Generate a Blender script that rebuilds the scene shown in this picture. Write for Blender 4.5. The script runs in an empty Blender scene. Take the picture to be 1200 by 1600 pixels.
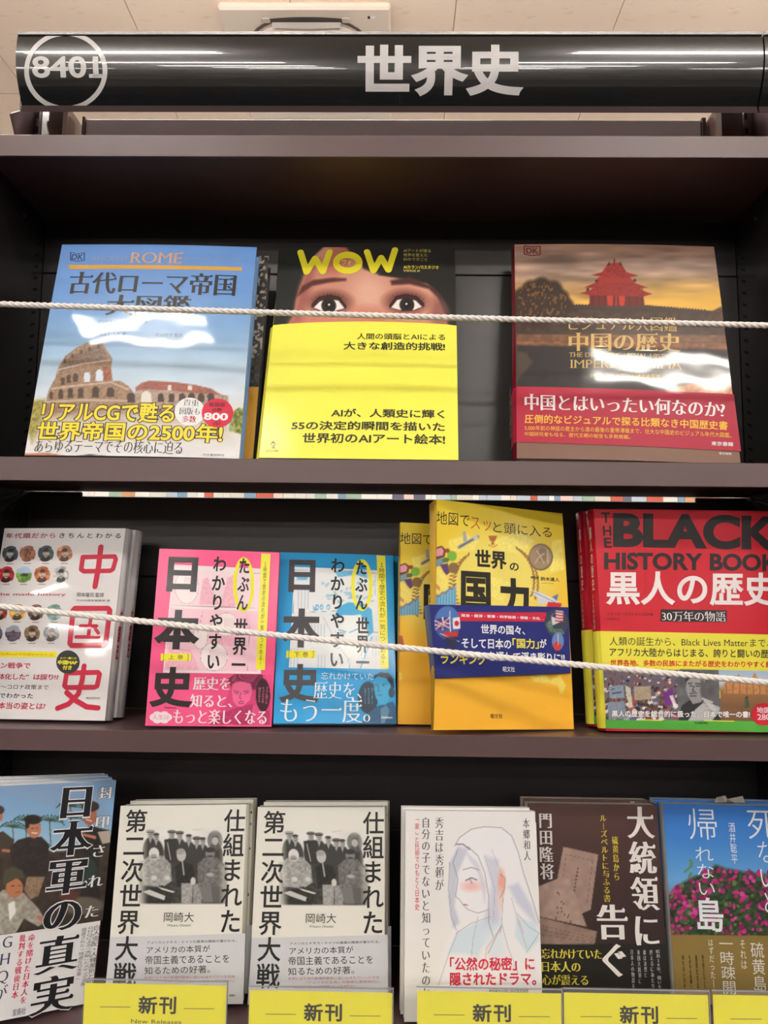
import bpy, math, random
import numpy as np
from mathutils import Matrix, Vector

C = bpy.context.scene.collection
random.seed(7)
EYE = 1.5                      # camera height above the floor (m)
FPX = 1155.0                   # focal length in pixels of the 1200x1600 frame
CAM = (math.radians(6.1377), math.radians(-0.8779), math.radians(0.6606))   # pitch, yaw, roll

# ------------------------------------------------------------------ camera
def cam_basis(p, y, r):
    fwd = np.array([math.sin(y)*math.cos(p), math.cos(y)*math.cos(p), math.sin(p)])
    right = np.array([math.cos(y), -math.sin(y), 0.0])
    up = np.cross(right, fwd)
    return (math.cos(r)*right+math.sin(r)*up, -math.sin(r)*right+math.cos(r)*up, fwd)
CR, CU, CF = cam_basis(*CAM)
cd = bpy.data.cameras.new('camera'); cam = bpy.data.objects.new('camera', cd); C.objects.link(cam)
cd.sensor_fit = 'VERTICAL'; cd.sensor_height = 36.0; cd.lens = FPX/1600*36.0; cd.clip_start = 0.01
M = Matrix.Identity(4)
for i in range(3):
    M[i][0], M[i][1], M[i][2] = CR[i], CU[i], -CF[i]
M[2][3] = EYE
cam.matrix_world = M
bpy.context.scene.camera = cam

# ------------------------------------------------------------------ world and exposure
w = bpy.data.worlds.new('shop_interior'); bpy.context.scene.world = w; w.use_nodes = True
w.node_tree.nodes['Background'].inputs[0].default_value = (1.0, 0.93, 0.87, 1)
w.node_tree.nodes['Background'].inputs[1].default_value = 0.3
vs = bpy.context.scene.view_settings
vs.view_transform = 'Standard'; vs.look = 'None'; vs.gamma = 1.0; vs.use_curve_mapping = False
vs.exposure = 0.14
LAMP = 50.0                    # emission of the ceiling tubes
CEIL = EYE+1.60

# ------------------------------------------------------------------ helpers: colour and materials
def lin(c):
    c = np.asarray(c, float)/255.0
    return np.where(c <= 0.04045, c/12.92, ((c+0.055)/1.055)**2.4)
MATS = {}
def mat(name, col, rough=0.5, coat=0.0, coat_rough=0.08, metal=0.0, emit=0.0, bump=None, spec=0.5, trans=0.0, vary=None):
    if name in MATS: return MATS[name]
    m = bpy.data.materials.new(name); m.use_nodes = True; nt = m.node_tree; b = nt.nodes['Principled BSDF']
    l = lin(col)
    b.inputs['Base Color'].default_value = (*l, 1); b.inputs['Roughness'].default_value = rough
    b.inputs['Metallic'].default_value = metal; b.inputs['Specular IOR Level'].default_value = spec
    b.inputs['Coat Weight'].default_value = coat; b.inputs['Coat Roughness'].default_value = coat_rough
    if trans: b.inputs['Transmission Weight'].default_value = trans; b.inputs['IOR'].default_value = 1.3
    if emit:
        b.inputs['Emission Color'].default_value = (*l, 1); b.inputs['Emission Strength'].default_value = emit
    if bump or vary:
        tc = nt.nodes.new('ShaderNodeTexCoord'); n = nt.nodes.new('ShaderNodeTexNoise')
        nt.links.new(tc.outputs['Object'], n.inputs['Vector'])
        n.inputs['Scale'].default_value = (bump or vary)[0]; n.inputs['Detail'].default_value = 3
        if bump:
            bp = nt.nodes.new('ShaderNodeBump'); bp.inputs['Distance'].default_value = bump[1]; bp.inputs['Strength'].default_value = bump[2]
            nt.links.new(n.outputs['Fac'], bp.inputs['Height']); nt.links.new(bp.outputs['Normal'], b.inputs['Normal'])
        if vary:
            r = nt.nodes.new('ShaderNodeValToRGB'); k = vary[1]
            r.color_ramp.elements[0].position = 0.35; r.color_ramp.elements[1].position = 0.6
            r.color_ramp.elements[0].color = (*(l*k), 1); r.color_ramp.elements[1].color = (*l, 1)
            nt.links.new(n.outputs['Fac'], r.inputs[0]); nt.links.new(r.outputs[0], b.inputs['Base Color'])
    MATS[name] = m
    return m
COATS = {'gloss': (0.45, 0.6, 0.05), 'satin': (0.5, 0.32, 0.13), 'matt': (0.55, 0.08, 0.2)}
def wavy(m):
    if 'wavy' in m: return m
    m['wavy'] = 1; nt = m.node_tree; tc = nt.nodes.new('ShaderNodeTexCoord'); n = nt.nodes.new('ShaderNodeTexNoise'); n.inputs['Scale'].default_value = 16; n.inputs['Detail'].default_value = 1
    bp = nt.nodes.new('ShaderNodeBump'); bp.inputs['Distance'].default_value = 0.0016; bp.inputs['Strength'].default_value = 0.5
    nt.links.new(tc.outputs['Object'], n.inputs['Vector']); nt.links.new(n.outputs['Fac'], bp.inputs['Height']); nt.links.new(bp.outputs['Normal'], nt.nodes['Principled BSDF'].inputs['Coat Normal']); nt.links.new(bp.outputs['Normal'], nt.nodes['Principled BSDF'].inputs['Normal'])
    return m
def ink(col, fin='gloss'):
    r, c, cr = COATS[fin]
    m = mat('print_%s_%02x%02x%02x' % (fin, *[int(v) for v in col]), col, r, c, cr, spec=0.3)
    return wavy(m) if fin == 'gloss' else m
def picmat(fin='gloss'):
    k = 'printed_picture_'+fin
    if k in MATS: return MATS[k]
    r, c, cr = COATS[fin]
    m = mat(k, (200, 200, 200), r, c, cr, spec=0.3); nt = m.node_tree
    a = nt.nodes.new('ShaderNodeAttribute'); a.attribute_name = 'Col'
    nt.links.new(a.outputs['Color'], nt.nodes['Principled BSDF'].inputs['Base Color'])
    return wavy(m) if fin == 'gloss' else m

# ------------------------------------------------------------------ helpers: meshes
class MB:
    """collects geometry and builds ONE mesh object"""
    def __init__(s): s.v = []; s.f = []; s.m = []; s.mats = []; s.n = 0
    def mi(s, m):
        if m not in s.mats: s.mats.append(m)
        return s.mats.index(m)
    def add(s, vs, fs, m):
        k = s.mi(m); vs = np.asarray(vs, float).reshape(-1, 3)
        s.v.append(vs); s.f += [tuple(int(i)+s.n for i in f) for f in fs]; s.m += [k]*len(fs); s.n += len(vs)
    def build(s, name, parent=None, smooth=False):
        me = bpy.data.meshes.new(name)
        V = np.concatenate(s.v) if s.v else np.zeros((0, 3))
        me.from_pydata(V.tolist(), [], s.f)
        for m in s.mats: me.materials.append(m)
        me.polygons.foreach_set('material_index', s.m)
        if smooth: me.polygons.foreach_set('use_smooth', [True]*len(s.f))
        me.update()
        o = bpy.data.objects.new(name, me); C.objects.link(o)
        if parent: o.parent = parent
        return o
BOXF = [(0,3,2,1),(4,5,6,7),(0,1,5,4),(1,2,6,5),(2,3,7,6),(3,0,4,7)]
def box(b, x0, x1, y0, y1, z0, z1, m, ch=0.0):
    if ch <= 0:
        b.add([(x0,y0,z0),(x1,y0,z0),(x1,y1,z0),(x0,y1,z0),(x0,y0,z1),(x1,y0,z1),(x1,y1,z1),(x0,y1,z1)], BOXF, m); return
    P = []
    for zz, e in ((z0, ch), (z0+ch, 0), (z1-ch, 0), (z1, ch)):
        q = [(x0+ch,y0+e),(x1-ch,y0+e),(x1-e,y0+ch),(x1-e,y1-ch),(x1-ch,y1-e),(x0+ch,y1-e),(x0+e,y1-ch),(x0+e,y0+ch)]
        P += [(a, c, zz) for a, c in q]
    F = [tuple(range(7, -1, -1)), tuple(range(24, 32))]
    for k in range(3):
        for i in range(8):
            j = (i+1) % 8; F.append((k*8+i, k*8+j, k*8+8+j, k*8+8+i))
    b.add(P, F, m)
def prism_x(b, prof, x0, x1, m):
    n = len(prof); P = [(x0, y, z) for y, z in prof]+[(x1, y, z) for y, z in prof]
    F = [tuple(range(n)), tuple(range(2*n-1, n-1, -1))]+[(i, i+n, (i+1) % n+n, (i+1) % n) for i in range(n)]
    b.add(P, F, m)
def cyl(b, c, axis, r, h, m, n=16):
    a = Vector(axis).normalized(); q = a.to_track_quat('Z', 'Y'); P = []
    for zz in (0, h):
        for i in range(n):
            t = 2*math.pi*i/n; P.append(tuple(Vector(c)+q @ Vector((r*math.cos(t), r*math.sin(t), zz))))
    b.add(P, [tuple(range(n-1, -1, -1)), tuple(range(n, 2*n))]+[(i, (i+1) % n, (i+1) % n+n, i+n) for i in range(n)], m)
def tag(o, label=None, cat=None, group=None, kind=None):
    for k, v in (('label', label), ('category', cat), ('group', group), ('kind', kind)):
        if v: o[k] = v
    return o
def empty(name, loc=(0, 0, 0)):
    o = bpy.data.objects.new(name, None); o.empty_display_size = 0.02; o.location = loc; C.objects.link(o); return o

# ------------------------------------------------------------------ surfaces that carry print
def ray(px, py):
    return CF+CR*(px-600)/FPX-CU*(py-800)/FPX
class Surf:
    """a plane (origin O, axes U, V, N in camera-centred coordinates) with a slight warp; maps a place seen in the photograph onto it"""
    def __init__(s, O, U, V, N, W, H, warp=None):
        s.O, s.U, s.V, s.N, s.W, s.H = [np.asarray(k, float) for k in (O, U, V, N)]+[W, H]
        s.warp = warp or (lambda a, b: a*0)
        s.loc = lambda a, b, h: np.stack([a, b, h], -1)
    def px(s, x, y):
        d = ray(x, y); h = 0.0
        for _ in range(4):
            t = ((s.O+s.N*h)@s.N)/(d@s.N); p = d*t-s.O; a, b = p@s.U, p@s.V
            h = float(s.warp(np.array(a), np.array(b)))
        return np.array([a, b])
    def topx(s, a, b, h):
        P = s.O+a[..., None]*s.U+b[..., None]*s.V+h[..., None]*s.N; d = P@CF
        return 600+FPX*(P@CR)/d, 800-FPX*(P@CU)/d
    def pt(s, a, b, h):
        a = np.asarray(a, float); b = np.asarray(b, float)
        return s.loc(a, b, s.warp(a, b)+h)
CR_ = dict(ox=0.0, oy=0.0, s=1.0)
def crop(ox, oy, s): CR_.update(ox=ox, oy=oy, s=s)      # pixel readings below are taken from enlargements of the photograph
def cx(x): return CR_['ox']+np.asarray(x, float)/CR_['s']
def cy(y): return CR_['oy']+np.asarray(y, float)/CR_['s']
LAY = 0.00012

# ------------------------------------------------------------------ lettering
GL = {}
def bez(sp, N):
    out = []; pts = list(sp.bezier_points); n = len(pts)
    if n == 0:
        return np.array([(p.co[0], p.co[1]) for p in sp.points])
    for i in range(n):
        p, q = pts[i], pts[(i+1) % n]
        a, b, c, d = [np.array(k[:2]) for k in (p.co, p.handle_right, q.handle_left, q.co)]
        out.append(a)
        L = np.linalg.norm(d-a)
        if L < 1e-7: continue
        t = (d-a)/L; dev = max(abs(t[0]*(b-a)[1]-t[1]*(b-a)[0]), abs(t[0]*(c-a)[1]-t[1]*(c-a)[0]))
        if dev < 0.004: continue
        k = 1 if (N <= 2 and L < 0.12) else N
        for j in range(1, k+1):
            u = j/(k+1); out.append((1-u)**3*a+3*(1-u)**2*u*b+3*(1-u)*u*u*c+u**3*d)
    o = [out[0]]
    for q in out[1:]:
        if np.linalg.norm(q-o[-1]) > 1e-4: o.append(q)
    if np.linalg.norm(o[0]-o[-1]) < 1e-4: o.pop()
    return np.array(o)
_fc = bpy.data.curves.new('glyph_source', 'FONT'); _fo = bpy.data.objects.new('glyph_source', _fc)
def glyph(ch, N):
    k = (ch, N)
    if k in GL: return GL[k]
    _fc.body = ch
    if _fo.name not in C.objects: C.objects.link(_fo)
    bpy.context.view_layer.update(); dg = bpy.context.evaluated_depsgraph_get()
    cu = _fo.evaluated_get(dg).to_curve(dg, apply_modifiers=False)
    P = [bez(sp, N) for sp in cu.splines]; _fo.evaluated_get(dg).to_curve_clear()
    GL[k] = [p for p in P if len(p) > 2]
    return GL[k]
def area(p): x, y = p[:, 0], p[:, 1]; return 0.5*float(np.sum(x*np.roll(y, -1)-y*np.roll(x, -1)))
def style(polys, ax, ay, serif):
    if not polys: return polys
    sg = 1 if area(max(polys, key=lambda p: abs(area(p)))) > 0 else -1
    out = []; extra = []
    for p in polys:
        e = np.roll(p, -1, 0)-p; L = np.linalg.norm(e, axis=1)+1e-9; n = np.stack([e[:, 1], -e[:, 0]], 1)/L[:, None]*sg
        m = n+np.roll(n, 1, 0); den = 1+np.sum(n*np.roll(n, 1, 0), 1); m = m/np.maximum(den, 0.45)[:, None]
        q = p+m*np.array([ax, ay])
        out.append(q)
        if serif:
            K = len(p)
            for i in range(K):
                j = (i+1) % K; h, g = (i-1) % K, i
                if 0.03 < L[i] < 0.115:
                    a, b = q[i], q[j]
                    prv, nxt = n[h], n[j]
                    if n[i][0] > 0.93 and L[h] > 0.16 and L[j] > 0.16 and abs(prv[1]) > 0.97 and abs(nxt[1]) > 0.97:   # right end of a bar
                        top = a if a[1] > b[1] else b
                        extra.append(np.array([top+(-0.10, 0), top+(-0.035, 0.065), top+(0.012, 0.012), top+(0.012, -0.02)]))
                    if abs(n[i][1]) > 0.93 and L[h] > 0.16 and L[j] > 0.16 and abs(prv[0]) > 0.93 and abs(nxt[0]) > 0.93:  # end of a stem
                        mx = (a+b)/2; d = 1 if n[i][1] > 0 else -1; wd = abs(a[0]-b[0])/2
                        k = 0.045 if serif == 1 else 0.07
                        if serif == 2 or d > 0:
                            extra.append(np.array([mx+(-wd-k, 0.004*d), mx+(wd+k, 0.004*d), mx+(wd+k, -0.012*d), mx+(wd*0.9, -0.04*d), mx+(-wd*0.9, -0.04*d), mx+(-wd-k, -0.012*d)]))
    return out, extra
ST = {'r': (0, 0, 0), 'b': (.016, .014, 0), 'B': (.026, .024, 0), 'h': (.036, .034, 0), 'H': (.047, .045, 0), 'm': (.010, -.018, 1), 'M': (.032, -.012, 1), 'X': (.042, -.004, 1), 's': (.008, -.014, 2),
      'mo': (.045, .022, 1), 'bo': (.055, .055, 0), 'ho': (.075, .075, 0), 'Mo': (.06, .03, 1), 'l': (-.008, -.008, 0)}
from mathutils.geometry import delaunay_2d_cdt
def fill(polys):
    """triangles of everything inside the outlines (non-zero winding, so thickened strokes may overlap)"""
    vs = []; es = []; A = []; B = []
    for p in polys:
        n = len(vs); K = len(p); vs += [Vector((float(q[0]), float(q[1]))) for q in p]; es += [(n+i, n+(i+1) % K) for i in range(K)]
        A.append(p); B.append(np.roll(p, -1, 0))
    A = np.concatenate(A); B = np.concatenate(B)
    r = delaunay_2d_cdt(vs, es, [], 0, 1e-7, False)
    V = np.array([(v.x, v.y) for v in r[0]]); Fs = np.array([f for f in r[2] if len(f) == 3])
    if not len(Fs): return V, []
    c = V[Fs].mean(1); ar = (V[Fs[:, 1]]-V[Fs[:, 0]]); br = (V[Fs[:, 2]]-V[Fs[:, 0]]); ok = np.abs(ar[:, 0]*br[:, 1]-ar[:, 1]*br[:, 0]) > 1e-12
    up = (A[None, :, 1] <= c[:, None, 1]) & (B[None, :, 1] > c[:, None, 1]); dn = (A[None, :, 1] > c[:, None, 1]) & (B[None, :, 1] <= c[:, None, 1])
    cr = (B[None, :, 0]-A[None, :, 0])*(c[:, None, 1]-A[None, :, 1])-(c[:, None, 0]-A[None, :, 0])*(B[None, :, 1]-A[None, :, 1])
    w_ = (up & (cr > 0)).sum(1)-(dn & (cr < 0)).sum(1)
    k = (w_ != 0) & ok
    return V, [tuple(f) for f in Fs[k].tolist()]
GC = {}
def glyph_fill(t, N, st):
    k = (t, N, st)
    if k not in GC:
        g = glyph(t, N)
        if not g: GC[k] = None
        else:
            ax, ay, serif = ST[st]; o, ex = style(g, ax, ay, serif); V, F = fill(o); V = list(V); n = len(V); F = list(F)
            for e in ex:
                V += list(e); F.append(tuple(range(n, n+len(e)))); n += len(e)
            al = np.concatenate(g); GC[k] = (np.array(V), F, al.min(0), al.max(0))
    return GC[k]
ROTV = set('ー～「」（）［］[]…―〜”“-')
TC = {}
def textmesh(text, st, vert, sp, N):
    k = (text, st, vert, sp, N)
    if k in TC: return TC[k]
    ax, ay, serif = ST[st]; toks = []; cur = ''
    for ch in text:
        if ord(ch) < 0x2000 and not vert and ch != ' ': cur += ch
        else:
            if cur: toks.append(cur); cur = ''
            toks.append(ch)
    if cur: toks.append(cur)
    V = []; Fs = []; n = 0; X = 0.0; Y = 0.0
    for t in toks:
        if t in (' ', '　'):
            X += 0.3*sp if t == ' ' else sp; Y -= 0.6*sp; continue
        g = glyph_fill(t, N, st)
        if g is None: X += sp*.5; Y -= sp*.5; continue
        v, f, mn, mx = g
        if vert:
            cen = np.array([(mn[0]+mx[0])/2, 0.33])
            if t in ROTV: cen = (mn+mx)/2; v = np.stack([(v-cen)[:, 1], -(v-cen)[:, 0]], 1); cen = np.zeros(2)
            elif t in '、。': v = v-mn+np.array([.2, .15]); cen = np.zeros(2)
            off = np.array([0, Y])-cen; Y -= sp
        elif len(t) > 1 or ord(t) < 0x2000:
            off = np.array([X-mn[0]+0.04, 0]); X += (mx[0]-mn[0])+0.10+(sp-1)
        else:
            off = np.array([X, 0]); X += sp
        V.append(v+off); Fs += [tuple(i+n for i in q) for q in f]; n += len(v)
    V = np.concatenate(V); mn, mx = V.min(0), V.max(0)
    V = (V-mn)/np.maximum(mx-mn, 1e-6)
    TC[k] = (V, Fs)
    return TC[k]
def T(sf, b, text, x0, y0, x1, y1, col, st='r', lay=3, v=False, sk=None, sp=1.0, N=None, fin='gloss'):
    """one line of lettering; (x0,y0) is its top left and (x1,y1) its bottom right corner"""
    if sk is not None and sk < 0: y0, y1 = y0-sk, y1+sk
    x0, x1 = cx(x0), cx(x1); y0, y1 = cy(y0), cy(y1)
    if N is None: N = 2 if min(abs(x1-x0), abs(y1-y0)) < 16 else (3 if min(abs(x1-x0), abs(y1-y0)) < 34 else 5)
    V, Fs = textmesh(text, st, v, sp, N)
    A = sf.px(x0, y0); B = sf.px(x1, y1)
    if sk is None:
        ab = np.stack([A[0]+V[:, 0]*(B[0]-A[0]), B[1]+V[:, 1]*(A[1]-B[1])], 1)
    else:
        sk = sk/CR_['s']; TR = sf.px(x1, y0+sk); BL = sf.px(x0, y1-sk)
        u, w_ = V[:, 0:1], V[:, 1:2]
        ab = (BL*(1-u)+B*u)*(1-w_)+(A*(1-u)+TR*u)*w_
    b.add(sf.pt(ab[:, 0], ab[:, 1], lay*LAY), Fs, ink(col, fin))
def quad(sf, b, pts, col, lay=2, n=10, fin='gloss', m=None, h=None):
    P = [sf.px(cx(x), cy(y)) for x, y in pts]      # TL TR BR BL
    V = []; F = []
    for j in range(n+1):
        for i in range(n+1):
            u, w_ = i/n, j/n
            V.append((P[3]*(1-u)+P[2]*u)*(1-w_)+(P[0]*(1-u)+P[1]*u)*w_)
    V = np.array(V)
    for j in range(n):
        for i in range(n): F.append((j*(n+1)+i, j*(n+1)+i+1, (j+1)*(n+1)+i+1, (j+1)*(n+1)+i))
    hh = lay*LAY if h is None else h(V[:, 0], V[:, 1])
    b.add(sf.pt(V[:, 0], V[:, 1], hh), F, m or ink(col, fin))
def ell(sf, b, x, y, rx, ry, col, lay=2, n=28, ring=None, fin='gloss', a0=0, rot=0):
    V = []; F = []
    rr = [1.0, ring] if ring else [1.0]
    for r in rr:
        for i in range(n):
            t = 2*math.pi*i/n; dx, dy = rx*r*math.cos(t), ry*r*math.sin(t)
            if ring and r != 1.0: dx = (rx-(1-ring)*min(rx, ry))*math.cos(t); dy = (ry-(1-ring)*min(rx, ry))*math.sin(t)
            c_, s_ = math.cos(rot), math.sin(rot)
            V.append(sf.px(cx(x+dx*c_-dy*s_), cy(y+dx*s_+dy*c_)))
    V = np.array(V)
    F = [(i, n+i, n+(i+1) % n, (i+1) % n) for i in range(n)] if ring else [tuple(range(n-1, -1, -1))]
    b.add(sf.pt(V[:, 0], V[:, 1], lay*LAY), F, ink(col, fin))
def poly(sf, b, pts, col, lay=2, fin='gloss'):
    V = np.array([sf.px(cx(x), cy(y)) for x, y in pts]); v, f = fill([V])
    b.add(sf.pt(v[:, 0], v[:, 1], lay*LAY), f, ink(col, fin))
_sk = [0]
def stroke(sf, b, pts, wd, col, lay=3, fin='gloss', cap=True):
    """a brush line with round ends; pts in enlargement pixels"""
    P = np.array([sf.px(cx(x), cy(y)) for x, y in pts])
    r = np.linalg.norm(sf.px(cx(pts[0][0]+wd), cy(pts[0][1]))-sf.px(cx(pts[0][0]), cy(pts[0][1])))/2
    m = ink(col, fin)
    for i in range(len(P)-1):
        _sk[0] = (_sk[0]+1) % 20; h = lay*LAY+_sk[0]*3e-6
        d = P[i+1]-P[i]; L = np.linalg.norm(d)
        if L < 1e-7: continue
        d /= L; n = np.array([-d[1], d[0]])*r
        if cap:
            V = []
            for k in range(7):
                t = math.pi/2+math.pi*k/6; V.append(P[i]+d*r*math.cos(t)+n*math.sin(t))
            for k in range(7):
                t = -math.pi/2+math.pi*k/6; V.append(P[i+1]+d*r*math.cos(t)+n*math.sin(t))
        else: V = [P[i]+n, P[i]-n, P[i+1]-n, P[i+1]+n]
        V = np.array(V); b.add(sf.pt(V[:, 0], V[:, 1], h), [tuple(range(len(V)))], m)

# ------------------------------------------------------------------ printed pictures: a fine grid coloured vertex by vertex
def vnoise(x, y, seed=0):
    xi, yi = np.floor(x).astype(int), np.floor(y).astype(int); fx, fy = x-xi, y-yi
    def hsh(i, j):
        h = (i*374761393+j*668265263+seed*982451653) & 0x7fffffff; h = ((h ^ (h >> 13))*1274126177) & 0x7fffffff
        return ((h ^ (h >> 16)) & 0xffff)/65535.0
    fx, fy = fx*fx*(3-2*fx), fy*fy*(3-2*fy)
    return (hsh(xi, yi)*(1-fx)+hsh(xi+1, yi)*fx)*(1-fy)+(hsh(xi, yi+1)*(1-fx)+hsh(xi+1, yi+1)*fx)*fy
class Paint:
    def __init__(s, X, Y):
        s.x = (X-CR_['ox'])*CR_['s']; s.y = (Y-CR_['oy'])*CR_['s']; s.c = np.zeros((len(X), 3)); s.soft = CR_['s']*0.8
    def mix(s, m, col): 
        m = np.clip(m, 0, 1)[:, None]; s.c = s.c*(1-m)+np.asarray(col, float)*m
    def grad(s, stops):
        ys = [k[0] for k in stops]
        for i in range(3): s.c[:, i] = np.interp(s.y, ys, [k[1][i] for k in stops])
    def ell(s, x, y, rx, ry, col, soft=None, a=1.0, rot=0, top=None, bot=None):
        c_, s_ = math.cos(rot), math.sin(rot); dx, dy = s.x-x, s.y-y
        u, v = (dx*c_+dy*s_)/rx, (-dx*s_+dy*c_)/ry
        d = (1-np.sqrt(u*u+v*v))*min(rx, ry); m = np.clip(d/(soft or s.soft)+0.5, 0, 1)*a
        if top is not None: m = m*(s.y > top)
        if bot is not None: m = m*(s.y < bot)
        s.mix(m, col)
    def sd(s, pts):
        p = np.asarray(pts, float); ins = np.zeros(len(s.x), bool); d = np.full(len(s.x), 1e9)
        for i in range(len(p)):
            a, b = p[i], p[(i+1) % len(p)]; e = b-a; L = e@e+1e-9
            t = np.clip(((s.x-a[0])*e[0]+(s.y-a[1])*e[1])/L, 0, 1)
            d = np.minimum(d, np.hypot(s.x-a[0]-t*e[0], s.y-a[1]-t*e[1]))
            if a[1] != b[1]:
                cr = (a[1] > s.y) != (b[1] > s.y); ins ^= cr & (s.x < (b[0]-a[0])*(s.y-a[1])/(b[1]-a[1])+a[0])
        return np.where(ins, d, -d)
    def poly(s, pts, col, soft=None, a=1.0, tex=0, ts=8): 
        m = np.clip(s.sd(pts)/(soft or s.soft)+0.5, 0, 1)*a
        col = np.asarray(col, float)
        if tex: col = col[None, :]*(1+tex*(vnoise(s.x/ts, s.y/ts, 5)-0.5))[:, None]
        mm = m[:, None]; s.c = s.c*(1-mm)+col*mm
    def line(s, pts, w, col, soft=None, a=1.0):
        d = np.full(len(s.x), 1e9); p = np.asarray(pts, float)
        for i in range(len(p)-1):
            q, b = p[i], p[i+1]; e = b-q; L = e@e+1e-9
            t = np.clip(((s.x-q[0])*e[0]+(s.y-q[1])*e[1])/L, 0, 1)
            d = np.minimum(d, np.hypot(s.x-q[0]-t*e[0], s.y-q[1]-t*e[1]))
        s.mix(np.clip((w/2-d)/(soft or s.soft)+0.5, 0, 1)*a, col)
    def noise(s, sx, sy, amp, seed=0, mask=None):
        n = (vnoise(s.x/sx, s.y/sy, seed)+0.5*vnoise(s.x/sx*2.1, s.y/sy*2.1, seed+1)-0.75)*amp
        if mask is not None: n = n*mask
        s.c = s.c*(1+n[:, None])
def picture(sf, name, parent, pts, fn, res=1.5, lay=1, fin='gloss', h=None):
    """pts: TL TR BR BL in enlargement pixels, or None for the whole cover"""
    if pts is None: P = [np.array(k) for k in ((0, sf.H), (sf.W, sf.H), (sf.W, 0), (0, 0))]
    else: P = [sf.px(cx(x), cy(y)) for x, y in pts]
    q = [sf.topx(np.array(p[0]), np.array(p[1]), np.array(0.0)) for p in P]
    nx = int(max(4, math.hypot(q[1][0]-q[0][0], q[1][1]-q[0][1])/res)); ny = int(max(4, math.hypot(q[3][0]-q[0][0], q[3][1]-q[0][1])/res))
    u, w_ = np.meshgrid(np.linspace(0, 1, nx+1), np.linspace(0, 1, ny+1)); u = u.ravel()[:, None]; w_ = w_.ravel()[:, None]
    ab = (P[3]*(1-u)+P[2]*u)*(1-w_)+(P[0]*(1-u)+P[1]*u)*w_
    hh = lay*LAY if h is None else h(ab[:, 0], ab[:, 1])
    L = sf.pt(ab[:, 0], ab[:, 1], hh); wz = sf.warp(ab[:, 0], ab[:, 1])+hh
    X, Y = sf.topx(ab[:, 0], ab[:, 1], wz)
    p = Paint(X, Y); fn(p); col = np.ones((len(X), 4)); col[:, :3] = lin(np.clip(p.c, 0, 255))
    i, j = np.meshgrid(np.arange(nx), np.arange(ny)); k = (j*(nx+1)+i).ravel()
    F = np.stack([k, k+1, k+nx+2, k+nx+1], 1)
    me = bpy.data.meshes.new(name); me.vertices.add(len(L)); me.vertices.foreach_set('co', L.ravel())
    me.loops.add(len(F)*4); me.loops.foreach_set('vertex_index', F.ravel().astype('i4'))
    me.polygons.add(len(F)); me.polygons.foreach_set('loop_start', (np.arange(len(F))*4).astype('i4'))
    at = me.color_attributes.new('Col', 'FLOAT_COLOR', 'POINT'); at.data.foreach_set('color', col.ravel())
    me.materials.append(picmat(fin)); me.update(calc_edges=True); me.validate()
    o = bpy.data.objects.new(name, me); C.objects.link(o); o.parent = parent
    return o

# ------------------------------------------------------------------ books
def basis(a, yw, ro):
    cy_, sy_ = math.cos(yw), math.sin(yw)
    u = np.array([cy_, -sy_, 0]); n = np.array([-sy_*math.cos(a), -cy_*math.cos(a), math.sin(a)]); v = np.cross(n, u)
    return math.cos(ro)*u-math.sin(ro)*v, math.sin(ro)*u+math.cos(ro)*v, n
def put(o, pose, dx=0, dy=0, dz=0):
    a, yw, ro, x, y, z = pose[:6]; U, V, N = basis(a, yw, ro); M = Matrix.Identity(4)
    for i in range(3): M[i][0], M[i][1], M[i][2] = U[i], V[i], N[i]
    M[0][3], M[1][3], M[2][3] = x+dx, y+dy, z+dz+EYE
    o.matrix_world = M
PAPER = mat('page_edges', (214, 208, 192), 0.85)
# page edges: fine sheet lines across the thickness
_nt = PAPER.node_tree; _tc = _nt.nodes.new('ShaderNodeTexCoord'); _wv = _nt.nodes.new('ShaderNodeTexWave'); _wv.bands_direction = 'Z'; _wv.inputs['Scale'].default_value = 900
_wv.inputs['Distortion'].default_value = 1.5; _rp = _nt.nodes.new('ShaderNodeValToRGB'); _rp.color_ramp.elements[0].color = (.42, .40, .34, 1); _rp.color_ramp.elements[1].color = (.74, .71, .62, 1)
_nt.links.new(_tc.outputs['Object'], _wv.inputs['Vector']); _nt.links.new(_wv.outputs['Fac'], _rp.inputs[0]); _nt.links.new(_rp.outputs[0], _nt.nodes['Principled BSDF'].inputs['Base Color'])
def slab(b, a0, a1, b0, b1, z0, z1, m, warp, n=14):
    A = np.linspace(a0, a1, n+1); B = np.linspace(b0, b1, n+1); aa, bb = np.meshgrid(A, B); aa = aa.ravel(); bb = bb.ravel(); wz = warp(aa, bb)
    V = np.concatenate([np.stack([aa, bb, wz+z1], 1), np.stack([aa, bb, wz+z0], 1)]); K = (n+1)**2; F = []
    for j in range(n):
        for i in range(n):
            k = j*(n+1)+i; F.append((k, k+1, k+n+2, k+n+1)); F.append((K+k, K+k+n+1, K+k+n+2, K+k+1))
    for i in range(n):
        k = i; F.append((k, K+k, K+k+1, k+1)); k = n*(n+1)+i; F.append((k, k+1, K+k+1, K+k))
        k = i*(n+1); F.append((k, k+n+1, K+k+n+1, K+k)); k = i*(n+1)+n; F.append((k, K+k, K+k+n+1, k+n+1))
    b.add(V, F, m)
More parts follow.
